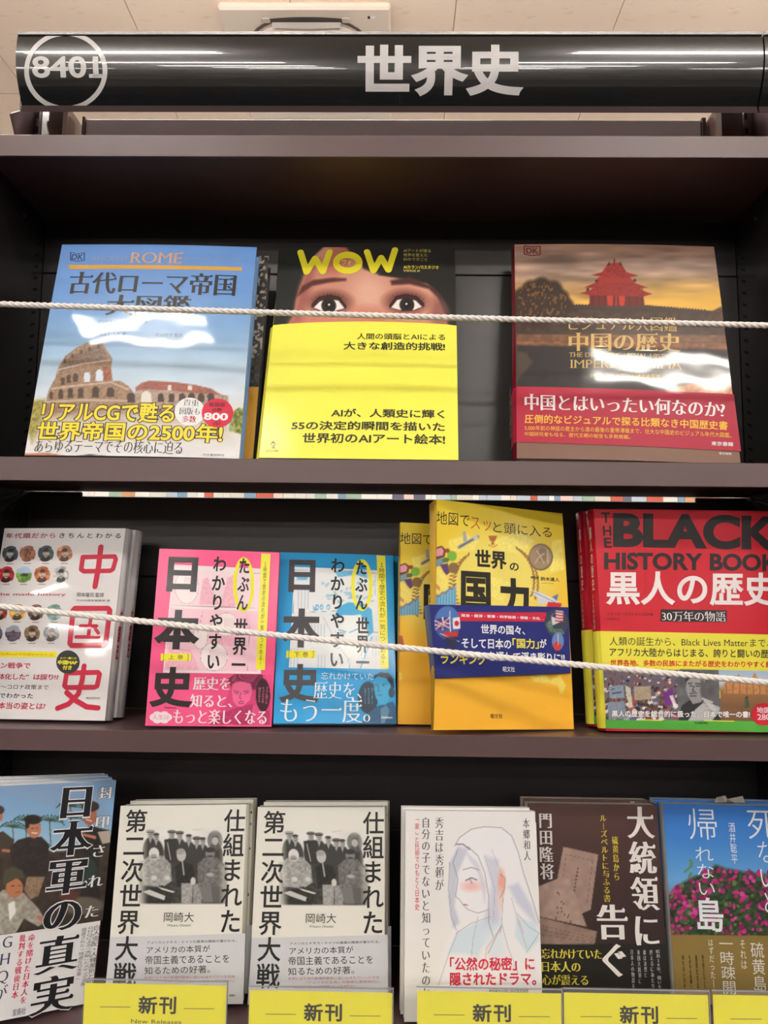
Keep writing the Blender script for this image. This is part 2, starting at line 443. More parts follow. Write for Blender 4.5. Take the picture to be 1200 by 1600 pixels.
def make_book(pose, t, side, front, spine, back=None, hard=False, warp=(0, 0), fin='gloss', wfn=None, name='book', rnd=None):
    """side: +1 spine on the right of the front cover, -1 on its left. Local axes: x across, y up, z out of the cover"""
    W, H = pose[6:8]; A, B = warp
    wf = wfn or (lambda a, b: A*np.sin(np.pi*np.clip(a/W, 0, 1))+B*np.sin(np.pi*np.clip(b/H, 0, 1)))
    root = empty(name); put(root, pose)
    U, V, N = basis(*pose[:3]); O = np.array(pose[3:6])
    sf = Surf(O, U, V, N, W, H, wf)
    ct = 0.0022 if hard else 0.0005
    zero = lambda a, b: a*0
    fm, sm, bm = ink(front, fin), ink(spine, fin), ink(back or front, fin)
    b = MB(); slab(b, 0, W, 0, H, -ct, 0, fm, wf); o = b.build('front_cover', root)
    b = MB(); slab(b, 0, W, 0, H, -t, -t+ct, bm, zero, 4); b.build('back_cover', root)
    i = 0.003 if hard else 0.0004; r = 0.0015
    # page block follows the warp of the front cover
    b = MB(); n = 10; a0, a1 = (i if side > 0 else r), (W-i if side < 0 else W-r); b0, b1 = i, H-i
    aa, bb = np.meshgrid(np.linspace(a0, a1, n+1), np.linspace(b0, b1, n+1)); aa = aa.ravel(); bb = bb.ravel()
    K = (n+1)**2; Vv = np.concatenate([np.stack([aa, bb, wf(aa, bb)-ct], 1), np.stack([aa, bb, aa*0-t+ct], 1)]); F = []
    for q in range(n):
        k = q; F.append((k, K+k, K+k+1, k+1)); k = n*(n+1)+q; F.append((k, k+1, K+k+1, K+k))
        k = q*(n+1); F.append((k, k+n+1, K+k+n+1, K+k)); k = q*(n+1)+n; F.append((k, K+k, K+k+n+1, k+n+1))
    b.add(Vv, F, PAPER); b.build('page_block', root)
    # spine: rounded outward
    b = MB(); x = W if side > 0 else 0.0; rr = (rnd if rnd is not None else (0.0025 if hard else 0.0008)); K = 8; P = []
    for ysec in (0, H):
        w0 = float(wf(np.array(x), np.array(ysec)))
        for off in (0, -ct):
            for k in range(K+1):
                u = k/K; P.append((x+side*(rr*math.sin(math.pi*u)**0.6+off*0 + (off if off else 0)), ysec, w0*(1-u)-t*u))
    F = []
    for k in range(K):
        F.append((k, k+1, 2*K+2+k+1, 2*K+2+k)); F.append((K+1+k, 3*K+3+k, 3*K+3+k+1, K+1+k+1))
        F.append((k, K+1+k, K+2+k, k+1)); F.append((2*K+2+k, 2*K+3+k, 3*K+4+k, 3*K+3+k))
    b.add(P, F, sm); b.build('spine', root, smooth=True)
    # surface frame of the spine, for its lettering
    ss = Surf(O+U*(x+side*rr), (-N if side > 0 else N), V, U*side, t, H)
    ss.loc = (lambda a, bb, h: np.stack([x+side*(rr+h)+a*0, bb, -a], -1)) if side > 0 else (lambda a, bb, h: np.stack([x+side*(rr+h)+a*0, bb, a], -1))
    return root, sf, ss
def copy_tree(o, parent=None):
    c = o.copy(); C.objects.link(c); c.parent = parent
    for ch in list(o.children):
        d = copy_tree(ch, c)
    return c

# =================================================================== THE SHOP (setting)
def relbuild(b, name, parent, smooth=False):
    o = b.build(name, None, smooth)
    L = Vector(parent.location)
    o.data.transform(Matrix.Translation(-L)); o.parent = parent
    return o
tile_m = mat('ceiling_tile_board', (238, 218, 200), 0.9, vary=(26, 0.86))
nt = tile_m.node_tree; nz = [n for n in nt.nodes if n.type == 'TEX_NOISE'][0]; mp = nt.nodes.new('ShaderNodeMapping'); mp.inputs['Scale'].default_value = (0.6, 2.2, 1)
tc = [n for n in nt.nodes if n.type == 'TEX_COORD'][0]; nt.links.new(tc.outputs['Object'], mp.inputs[0]); nt.links.new(mp.outputs[0], nz.inputs['Vector']); nz.inputs['Scale'].default_value = 30; nz.inputs['Detail'].default_value = 5
rr = [n for n in nt.nodes if n.type == 'VALTORGB'][0]; rr.color_ramp.elements[0].position = 0.28; rr.color_ramp.elements[1].position = 0.40
floor_m = mat('floor_vinyl', (104, 94, 86), 0.4, vary=(4, 0.92))
b = MB(); box(b, -7, 7, -10, 6, -0.05, 0, floor_m); tag(b.build('floor'), kind='structure')
b = MB(); box(b, -7, 7, -10, 6, CEIL+0.012, CEIL+0.06, tile_m); ceiling = tag(b.build('ceiling'), kind='structure')
b = MB(); box(b, -0.2262, 0.2262, -0.4535, 0.4535, 0, 0.0119, tile_m, 0.0015); t0 = b.build('ceiling_tile', ceiling)
first = True
for r in range(4):
    for c_ in range(-6, 6):
        x, y = 0.153+0.4545*c_+0.227, 1.327+0.909*r+0.4545-0.0
        o = t0 if first else t0.copy()
        if not first: C.objects.link(o)
        first = False; o.parent = ceiling; o.location = (x, y, CEIL+0.0003*((c_*7+r*3) % 3))
wall_m = mat('back_wall_paint', (196, 184, 172), 0.7, vary=(1.5, 0.45))
b = MB(); box(b, -7, 7, -10.1, -10, 0, CEIL, wall_m); tag(b.build('wall_rear'), kind='structure')
b = MB(); box(b, -7, 7, 6, 6.1, 0, CEIL, wall_m); tag(b.build('wall_front'), kind='structure')
b = MB(); box(b, -7.1, -7, -10, 6, 0, CEIL, wall_m); tag(b.build('wall_left'), kind='structure')
b = MB(); box(b, 7, 7.1, -10, 6, 0, CEIL, wall_m); tag(b.build('wall_right'), kind='structure')

# ceiling light fittings behind the viewer (they light the shelves and are mirrored in the sign)
white_metal = mat('white_enamel', (225, 222, 215), 0.4)
tube_m = mat('lamp_tube', (255, 250, 243), 0.5, emit=LAMP)
tube_f = mat('fill_tube', (255, 250, 243), 0.5, emit=LAMP*0.52)
def lamp(x0, x1, y, label):
    far = y > 1; dr = 0.33 if far else 0.0; z = CEIL-dr
    e = empty('ceiling_light', ((x0+x1)/2, y, CEIL)); tag(e, label, 'lamp', 'ceiling light fittings of the shop')
    b = MB(); box(b, x0, x1, y-(0.02 if far else 0.09), y+(0.02 if far else 0.09), z-0.03, z, white_metal, 0.006); relbuild(b, 'housing', e)
    for s_ in (-1, 1):
        b = MB(); yy = y+s_*(0.045 if far else 0.058)
        box(b, x0+0.02, x1-0.02, yy-0.021, yy+0.021, z-(0.045 if far else 0.054), z-(0.0 if far else 0.031), tube_f if far else tube_m, 0.004); relbuild(b, 'tube', e)
        if far:
            b = MB(); cyl(b, ((x0+x1)/2+s_*0.35, y, z), (0, 0, 1), 0.003, dr, white_metal, 8); relbuild(b, 'hanger', e)
for iy, y in enumerate((-0.57, -2.2, -3.85, -5.5, -7.15)):
    for ix, (a, c_) in enumerate(((-4.2, -3.0), (-1.62, -0.54), (0.52, 1.60), (3.0, 4.2))):
        if iy == 0 and ix == 1: a = -1.20
        if iy == 0 and ix == 2: c_ = 1.35
        lamp(a, c_, y, 'white ceiling strip light over the aisle, %s row behind the viewer, %s' % (('first', 'second', 'third', 'fourth', 'fifth')[iy], ('far left', 'inner left', 'inner right', 'far right')[ix]))
for y in (1.15, 3.4, 4.9):  # fill lights added out of view to brighten the ceiling and next aisle
    for ix, (a, c_) in enumerate(((-2.7, -1.62), (-1.0, 0.2), (0.62, 1.8), (2.4, 3.5))):
        lamp(a, c_, y, 'added unseen fill light beyond the bookcase, %s row, %s' % ({1.15: 'first', 3.4: 'second', 4.9: 'third'}[y], ('far left', 'inner left', 'inner right', 'far right')[ix]))

# =================================================================== BOOKCASE
opp = MB(); om = mat('brown_steel_far', (60, 48, 48), 0.5)
for x0 in (-2.7, -1.8, -0.9, 0.0, 0.9, 1.8):
    box(opp, x0+0.002, x0+0.02, -1.55, -1.25, 0, 1.32, om); box(opp, x0+0.88, x0+0.898, -1.55, -1.25, 0, 1.32, om); box(opp, x0+0.02, x0+0.88, -1.55, -1.54, 0, 1.32, om)
    for z in (0.08, 0.48, 0.88, 1.30): box(opp, x0+0.02, x0+0.88, -1.54, -1.25, z, z+0.02, om)
tag(opp.build('low_bookcase'), 'low brown bookcase run across the aisle, mirrored dimly in the sign', 'bookcase')
steel = mat('brown_steel', (84, 63, 64), 0.45, coat=0.2, coat_rough=0.3, bump=(900, 0.0002, 0.15))
steel_d = mat('brown_steel_shaded', (32, 26, 29), 0.4, coat=0.28, coat_rough=0.22)  # darker copy of the shelf steel; shade of the bays put into its colour
dark = mat('slot_black', (14, 12, 13), 0.8)
screw_m = mat('screw_zinc', (120, 115, 112), 0.35, metal=0.9)
XL, XR, YB, YF = -0.452, 0.426, 0.897, 0.7500
case = empty('bookcase', (0, YB, 0)); tag(case, 'brown steel bookcase with shallow shelves of books facing out', 'bookcase')
E_ = EYE
S1, S2, S3 = 0.1322, -0.1420, -0.4045     # shelf surfaces below/above the eye
for X0, X1 in ((XL-0.03, XL), (XR, XR+0.03)):       # side panels
    b = MB(); box(b, X0, X1, YF-0.012, YB+0.01, 0.0, E_+0.4899, steel_d, 0.0015); sp_ = relbuild(b, 'side_panel', case)
    b = MB(); xin = XL if X1 == XL else XR; sg = 1 if X1 == XL else -1
    for col_ in (YB-0.022,):
        for k in range(70):
            z = E_-0.46+k*0.0150
            if min(abs(z-E_-0.13), abs(z-E_+0.15)) < 0.02: continue
            b.add([(xin+sg*0.0003, col_, z), (xin+sg*0.0003, col_+0.010, z+0.005), (xin+sg*0.0003, col_+0.010, z+0.0085), (xin+sg*0.0003, col_, z+0.0035)], [(0, 1, 2, 3)], dark)
    s_ = b.build('slot_row', None); s_.data.transform(Matrix.Translation(-Vector(case.location))); s_.parent = sp_; s_['kind'] = 'stuff'
    for z in (0.440, 0.452+0*1):
        pass
    for (yy, zz) in ((0.845, 0.447), (0.80, 0.095), (0.858, 0.092)):
        b = MB(); cyl(b, (xin-sg*0.001, yy, E_+zz), (sg, 0, 0), 0.0028, 0.0025, screw_m, 12); o = relbuild(b, 'screw', case); o.parent = sp_
def bpanel(z0, z1, m=steel_d, x0=XL, x1=XR):
    b = MB(); box(b, x0, x1, YB, YB+0.004, E_+z0, E_+z1, m, 0.0008); return relbuild(b, 'back_panel', case)
bpanel(0.1322, 0.3975); bpanel(0.3985, 0.4705)
bpanel(0.0152, 0.1125); bpanel(-0.1420, 0.0142); bpanel(-0.2750, -0.1580); bpanel(-0.4045, -0.2760); bpanel(-1.40, -0.425)
for z in (0.398, 0.0147, -0.2755):  # added strips behind the panel seams, blocking light from the far side
    b = MB(); box(b, XL, XR, YB+0.0041, YB+0.006, E_+z-0.006, E_+z+0.006, steel_d); relbuild(b, 'seam_light_stop', case)
bpanel(0.1125, 0.118, x1=-0.386); bpanel(0.1125, 0.118, x0=0.365)
def shelf(zs, ztop, yf=YF, lip=0.0245, board=0.016):
    """zs: surface, ztop: top of the upturned front lip"""
    P = [(yf, ztop-0.0006), (yf, ztop-lip), (yf+0.0015, ztop-lip-0.0005), (yf+0.003, ztop-lip), (yf+0.003, zs-board), (YB, zs-board), (YB, zs), (yf+0.0013, zs), (yf+0.0012, ztop-0.0001), (yf+0.0006, ztop)]
    b = MB(); prism_x(b, [(y, E_+z) for y, z in P][::-1], XL, XR, steel)
    return relbuild(b, 'shelf', case)
shelf(S1, 0.1347, board=0.014); shelf(S2, -0.1402, lip=0.0205); shelf(S3, S3+0.0002, yf=0.708); shelf(0.4893, 0.4899, board=0.020)
b = MB(); box(b, XL, XR, 0.716, 0.735, 0.0, E_-0.42, steel_d); relbuild(b, 'plinth', case)
# things above the canopy: posts, bracket blocks, back rail
for i, (x0, x1) in enumerate(((-0.472, -0.4555), (0.4325, 0.4525))):
    b = MB(); box(b, x0, x1, YB-0.012, YB+0.02, E_+0.488, E_+0.66, steel, 0.001); post = relbuild(b, 'upright_post', case)
    b = MB(); xs = x0 if i else x1
    for k in range(8):
        z = E_+0.50+k*0.02
        b.add([(x0+0.005, YB-0.0123, z), (x0+0.009, YB-0.0123, z), (x0+0.009, YB-0.0123, z+0.009), (x0+0.005, YB-0.0123, z+0.009)], [(0, 1, 2, 3)], dark)
    o = relbuild(b, 'slot_row', case); o.parent = post; o['kind'] = 'stuff'
    xa, xb = (x1+0.002, x1+0.036) if i == 0 else (x0-0.036, x0-0.002)
    b = MB(); box(b, xa, xb, YB-0.03, YB+0.02, E_+0.489, E_+0.612, mat('bracket_brown', (92, 70, 62), 0.25, coat=0.6), 0.004); relbuild(b, 'bracket_block', case)
    b = MB(); xc = x0+0.001 if i == 0 else x1-0.004
    P = [(0.8235, 0.573), (0.885, 0.66), (0.885, 0.515), (0.875, 0.510)]
    for ww in (0, 0.003):
        pass
    prism_x(b, [(0.8300, E_+0.5690), (0.884, E_+0.500), (0.8848, E_+0.500), (0.8848, E_+0.610), (0.8515, E_+0.610), (0.8515, E_+0.5880)], xc, xc+0.003, steel); relbuild(b, 'sign_arm', case)
b = MB(); box(b, -0.408, 0.388, YB, YB+0.012, E_+0.488, E_+0.6075, mat('rail_mauve', (190, 182, 188), 0.4, coat=0.3, coat_rough=0.3), 0.001); relbuild(b, 'back_rail', case)
b = MB(); box(b, -0.412, -0.4085, YB-0.002, YB+0.012, E_+0.488, E_+0.610, steel, 0.0005); box(b, 0.3885, 0.394, YB-0.002, YB+0.012, E_+0.488, E_+0.610, steel, 0.0005); relbuild(b, 'rail_end', case)
b = MB(); box(b, 0.458, 0.53, YB+0.004, YB+0.014, E_+0.45, E_+0.606, MATS['rail_mauve'], 0.001); box(b, 0.457, 0.53, 0.752, 0.90, E_+0.4655, E_+0.4899, steel, 0.001)
tag(b.build('neighbouring_bookcase'), 'end of the pale mauve rail of the next bookcase at the right', 'bookcase')

# =================================================================== SIGN
black_gloss = mat('sign_black', (22, 25, 27), 0.25, coat=1.0, coat_rough=0.015)
sign_w = mat('sign_lettering', (205, 203, 204), 0.3, coat=0.8, coat_rough=0.03)
zb, zt, yb_, yt_ = 0.5721, 0.6493, 0.8233, 0.8029
SH = math.hypot(zt-zb, yt_-yb_); sV = np.array([0, (yt_-yb_)/SH, (zt-zb)/SH]); sN = np.array([0, -sV[2], sV[1]])
def sign(x0, x1, label):
    L = (x0, yb_, E_+zb); e = empty('shelf_sign', L); tag(e, label, 'sign')
    sf = Surf((x0, yb_, zb), (1, 0, 0), sV, sN, x1-x0, SH, lambda a, b: 0.0098*np.sin(np.pi*np.clip(b/SH, 0, 1))**0.9)
    # local axes of the sign are world aligned, so place points directly
    sf.loc = lambda a, bb, h: np.array((0, 0, 0))+np.asarray(a)[..., None]*np.array((1., 0, 0))+np.asarray(bb)[..., None]*sV+np.asarray(h)[..., None]*sN
    b = MB(); n = 28; V = []; F = []
    for i, x in enumerate((0, x1-x0)):
        for th in (0, -0.003):
            for k in range(n+1):
                bb = SH*k/n; V.append(sf.pt(x, bb, th))
    K = n+1
    for k in range(n):
        F += [(k, 2*K+k, 2*K+k+1, k+1), (K+k, K+k+1, 3*K+k+1, 3*K+k)]
    b.add(V, F, black_gloss); b.add(V, [q for k in range(n) for q in ((k, k+1, K+k+1, K+k), (2*K+k, 3*K+k, 3*K+k+1, 2*K+k+1))], black_gloss); b.build('curved_face', e, smooth=False)
    for f in e.children[0].data.polygons: f.use_smooth = abs(f.normal.x) < 0.5
    b = MB(); prism_x(b, [(y-yb_, z-zb) for y, z in ((0.8215, 0.5735), (0.8195, 0.5640), (0.850, 0.5900), (0.850, 0.5960))][::-1], 0, x1-x0, mat('sign_trim_brown', (44, 30, 30), 0.6, spec=0.2)); b.build('lower_trim', e)
    b = MB(); prism_x(b, [(y-yb_, z-zb) for y, z in ((0.8010, 0.6490), (0.8000, 0.6520), (0.850, 0.6580), (0.850, 0.6540))][::-1], 0, x1-x0, mat('sign_aluminium', (185, 182, 180), 0.25, metal=0.8)); b.build('upper_trim', e)
    b = MB(); prism_x(b, [(y-yb_, z-zb) for y, z in ((0.828, 0.577), (0.8095, 0.648), (0.850, 0.654), (0.850, 0.5965))][::-1], 0.002, x1-x0-0.002, steel_d); b.build('housing', e)
    return e, sf
sg, sf = sign(-0.4519, 0.4215, 'long curved glossy black sign with white characters above the top shelf')
b = MB()
crop(0, 0, 1)
def sgT(text, x0, y0, x1, y1, st):
    V, Fs = textmesh(text, st, False, 1.0, 6); A = sf.px(x0, y0); B = sf.px(x1, y1)
    # cut the wide cells finely enough to follow the curve
    me = bpy.data.meshes.new('t'); me.from_pydata([(A[0]+v[0]*(B[0]-A[0]), B[1]+v[1]*(A[1]-B[1]), 0) for v in V], [], Fs)
    import bmesh
    bm = bmesh.new(); bm.from_mesh(me)
    for k in range(1, 24):
        g = bm.verts[:]+bm.edges[:]+bm.faces[:]
        bmesh.ops.bisect_plane(bm, geom=g, plane_co=(0, SH*k/24, 0), plane_no=(0, 1, 0))
    bm.verts.index_update(); VV = np.array([v.co[:2] for v in bm.verts]); FF = [tuple(v.index for v in f.verts) for f in bm.faces]; bm.free(); bpy.data.meshes.remove(me)
    b.add(sf.pt(VV[:, 0], VV[:, 1], 0.0004), FF, sign_w)
sgT('世界史', 559, 70, 817, 151, 'h'); sgT('8401', 50, 88, 155, 122, 'B'); sgT('-', 139, 116, 160, 122, 'B')
b.build('lettering', sg)
b = MB(); V = []; F = []; n = 96      # the ring round the number, cut off where it meets the edges of the face
for i in range(n):
    t = 2*math.pi*i/n
    for r in (1.0, 0.885):
        q = sf.px(103+65*r*math.cos(t), 111+62*r*math.sin(t)); V.append((q[0], min(max(q[1], 0.0012), SH-0.0012)))
V = np.array(V)
for i in range(n):
    j = (i+1) % n; F.append((2*i, 2*i+1, 2*j+1, 2*j))
b.add(sf.pt(V[:, 0], V[:, 1], 0.0004), F, sign_w); b.build('number_ring', sg)
sign(0.4235, 1.25, 'end of the next black glossy sign at the right edge')

# =================================================================== CEILING AIR CONDITIONER
cas = mat('cassette_plastic', (214, 199, 186), 0.5); cgap = mat('cassette_gap', (92, 80, 72), 0.7); cgr = mat('cassette_duct', (70, 64, 60), 0.6)
ax0, ax1, ay0, ay1 = -0.500, -0.026, 1.853, 2.330
ac = empty('ceiling_air_conditioner', ((ax0+ax1)/2, (ay0+ay1)/2, CEIL)); tag(ac, 'square cream ceiling air conditioner with a curved outlet above the sign', 'air conditioner')
b = MB(); box(b, ax0, ax1, ay0, ay1, CEIL-0.022, CEIL, cas, 0.006); relbuild(b, 'panel', ac)
def rrect(x0, x1, y0, y1, r, n=8):
    P = []
    for cx_, cy_, a in ((x1-r, y1-r, 0), (x0+r, y1-r, 90), (x0+r, y0+r, 180), (x1-r, y0+r, 270)):
        for k in range(n+1):
            t = math.radians(a+90*k/n); P.append((cx_+r*math.cos(t), cy_+r*math.sin(t)))
    return P
def rring(b, out, inn, z0, z1, m):
    n = len(out); P = [(x, y, z0) for x, y in out]+[(x, y, z0) for x, y in inn]+[(x, y, z1) for x, y in out]+[(x, y, z1) for x, y in inn]; F = []
    for i in range(n):
        j = (i+1) % n; F += [(i, n+i, n+j, j), (2*n+i, 2*n+j, 3*n+j, 3*n+i), (i, j, 2*n+j, 2*n+i), (n+i, 3*n+i, 3*n+j, n+j)]
    b.add(P, F, m)
gx0, gx1, gy0, gy1 = ax0+0.055, ax1-0.052, ay0+0.035, ay1-0.04
b = MB(); rring(b, rrect(gx0, gx1, gy0, gy1, 0.13), rrect(gx0+0.009, gx1-0.009, gy0+0.009, gy1-0.009, 0.121), CEIL-0.0235, CEIL-0.0215, cgap); relbuild(b, 'outlet_groove', ac)
b = MB(); P = rrect(gx0+0.010, gx1-0.010, gy0+0.022, gy1-0.010, 0.118); n = len(P)
Q = rrect(gx0+0.016, gx1-0.016, gy0+0.028, gy1-0.016, 0.112)
b.add([(x, y, CEIL-0.0225) for x, y in P]+[(x, y, CEIL-0.030) for x, y in Q], [tuple(range(2*n-1, n-1, -1))]+[(i, n+i, n+(i+1) % n, (i+1) % n) for i in range(n)], cas); relbuild(b, 'inner_panel', ac)
b = MB(); rring(b, rrect(gx0+0.06, gx1-0.06, gy0+0.062, gy1-0.06, 0.04), rrect(gx0+0.0615, gx1-0.0615, gy0+0.0635, gy1-0.0615, 0.0385), CEIL-0.0307, CEIL-0.0295, cgap); relbuild(b, 'inner_groove', ac)
mx = (gx0+gx1)/2
b = MB(); n = 14; P = []; F = []
for i in range(n+1):
    u = i/n*2-1; P += [(mx+0.100*u, gy0-0.006+0.006*u*u, CEIL-0.0237), (mx+0.100*u, gy0+0.013, CEIL-0.0237)]
    if i < n: F.append((2*i, 2*i+1, 2*i+3, 2*i+2))
b.add(P, F, cgr); relbuild(b, 'air_outlet', ac)
b = MB(); n = 12; P = []; F = []
for i in range(n+1):
    u = i/n*2-1; P += [(mx+0.096*u, gy0+0.012, CEIL-0.0245), (mx+0.096*u, gy0+0.022-0.004*u*u, CEIL-0.036), (mx+0.096*u, gy0+0.024-0.004*u*u, CEIL-0.034)]
    if i < n: F += [(3*i, 3*i+1, 3*i+4, 3*i+3), (3*i+1, 3*i+2, 3*i+5, 3*i+4)]
b.add(P, F, mat('louver_plastic', (150, 142, 136), 0.5)); relbuild(b, 'louver', ac)
for sgn in (-1, 1):
    b = MB(); box(b, mx+sgn*0.112-0.012, mx+sgn*0.112+0.012, gy0-0.004, gy0+0.014, CEIL-0.027, CEIL-0.022, mat('cassette_clip', (176, 164, 154), 0.5), 0.002); relbuild(b, 'louver_clip', ac)
b = MB(); box(b, ax1-0.064, ax1-0.057, ay0+0.028, ay0+0.037, CEIL-0.0226, CEIL-0.0219, dark); box(b, ax1-0.057, ax1-0.043, ay0+0.028, ay0+0.037, CEIL-0.0226, CEIL-0.0219, white_metal); relbuild(b, 'indicator', ac)

# =================================================================== ROPES
rope_m = mat('white_rope', (232, 228, 224), 0.75)
def rope(pts, Y, r, label):
    P3 = []
    for x, y in pts:
        d = ray(x, y); P3.append(d*Y/d[1])
    P3 = np.array(P3); X = P3[:, 0]; Z = P3[:, 2]
    c2 = np.polyfit(X, Z, 2)
    x0, x1 = -0.60, 0.60; n = 460; ns = 6; xs = np.linspace(x0, x1, n+1); zs = np.polyval(c2, xs)
    tw = 2*math.pi/0.021; V = []; F = []; k0 = 0
    for s in range(3):
        for i in range(n+1):
            ph = tw*xs[i]+s*2*math.pi/3; cy_, cz_ = r*0.42*math.cos(ph), r*0.42*math.sin(ph)
            for k in range(ns):
                t = 2*math.pi*k/ns; V.append((xs[i], Y+cy_+r*0.60*math.cos(t), E_+zs[i]+cz_+r*0.60*math.sin(t)))
        for i in range(n):
            for k in range(ns):
                a = k0+i*ns+k; c_ = k0+i*ns+(k+1) % ns; F.append((a, c_, c_+ns, a+ns))
        k0 += (n+1)*ns
    b = MB(); b.add(V, F, rope_m); tag(b.build('rope', smooth=True), label, 'rope', 'ropes strung across the shelves')
rope([(0, 475), (200, 481.5), (430, 488.5), (760, 498), (1200, 508.5)], 0.7325, 0.0032, 'white twisted rope stretched across the upper shelf of large books')
rope([(0, 948), (250, 973), (440, 992), (640, 1012), (900, 1042), (1200, 1065)], 0.7325, 0.0034, 'white twisted rope slanting down to the right across the middle shelf')

# =================================================================== BOOKS
POSE = {
'rome': (0.2033,-0.0097,0.0053,-0.3856,0.7518,0.1363,0.2233,0.2600),
'wow': (0.3052,0.0220,0.0060,-0.1418,0.7570,0.1357,0.2059,0.2833),
'china': (0.2401,0.0340,0.0279,0.1272,0.7680,0.1407,0.2292,0.2749),
'chugoku': (0.1499,0.0495,-0.0057,-0.4483,0.8074,-0.1408,0.1421,0.2102),
'pink': (0.1078,-0.1202,0.0150,-0.2529,0.7693,-0.1389,0.1276,0.1829),
'blue': (0.2868,-0.1439,0.0124,-0.1259,0.7937,-0.1392,0.1306,0.1905),
'yellow': (0.1331,-0.2932,0.0330,0.0405,0.7590,-0.1372,0.1569,0.2347),
'yellow_left': (0.1331,-0.0517,0.0086,0.0046,0.7648,-0.1395,0.1489,0.2162),
'black': (0.1250,-0.0252,0.0,0.2204,0.7881,-0.1408,0.2010,0.2363),
'shikumi1': (0.1796,0.0422,-0.0372,-0.2770,0.7604,-0.4000,0.1349,0.1795),
'shikumi2': (0.1811,-0.0209,-0.0088,-0.1368,0.7641,-0.4000,0.1301,0.1771),
'hide': (0.1573,-0.0635,0.0101,0.0130,0.7364,-0.3987,0.1307,0.1840),
'pres': (0.1330,-0.0560,0.0138,0.1393,0.7712,-0.3981,0.1364,0.1828),
'kaere': (0.1227,-0.0058,0.0071,0.2798,0.7774,-0.3990,0.1407,0.1846),
'gun': (0.1040,-0.6424,0.0975,-0.3925,0.6860,-0.3877,0.1269,0.2039),
}
def seat(pose, t, S):
    """slide the book along its lines of sight until its lowest corner touches the shelf surface S"""
    U, V, N = basis(*pose[:3]); O = np.array(pose[3:6]); W, H = pose[6:8]
    z = min((O+U*a*W-N*t*k)[2] for a in (0, 1) for k in (0, 1)); off = z-O[2]; sc = 1.0
    for _ in range(30):
        lo = O[2]*sc+min((U*a*W*sc-N*t*k)[2] for a in (0, 1) for k in (0, 1)); sc *= (S+0.0003-(lo-O[2]*sc))/(O[2]*sc)
    return [*pose[:3], *(O*sc), W*sc, H*sc]
THK = dict(rome=.020, wow=.016, china=.022, chugoku=.0175, pink=.0135, blue=.0135, yellow=.007, yellow_left=.007, black=.020, shikumi1=.0165, shikumi2=.0165, hide=.0105, pres=.0165, kaere=.015, gun=.012)
for k in POSE: POSE[k] = seat(POSE[k], THK[k], S1 if k in ('rome', 'wow', 'china') else S2 if k in ('chugoku', 'pink', 'blue', 'yellow', 'yellow_left', 'black') else S3)
POSE['pres'][4] += 0.003
def behind(c, key, n=1, dx=0.0, extra=0.0022, label='', group=None, pose=None, t=None):
    p = pose or POSE[key]; d = n*((t or THK[key])+extra)/(math.cos(p[0])*math.cos(p[1])); put(c, p, dx, d); tag(c, label, 'book', group)
G1, G2, G3 = 'large books facing out on the upper shelf', 'books facing out on the middle shelf', 'books facing out on the lower shelf'
BLK = (24, 24, 27)

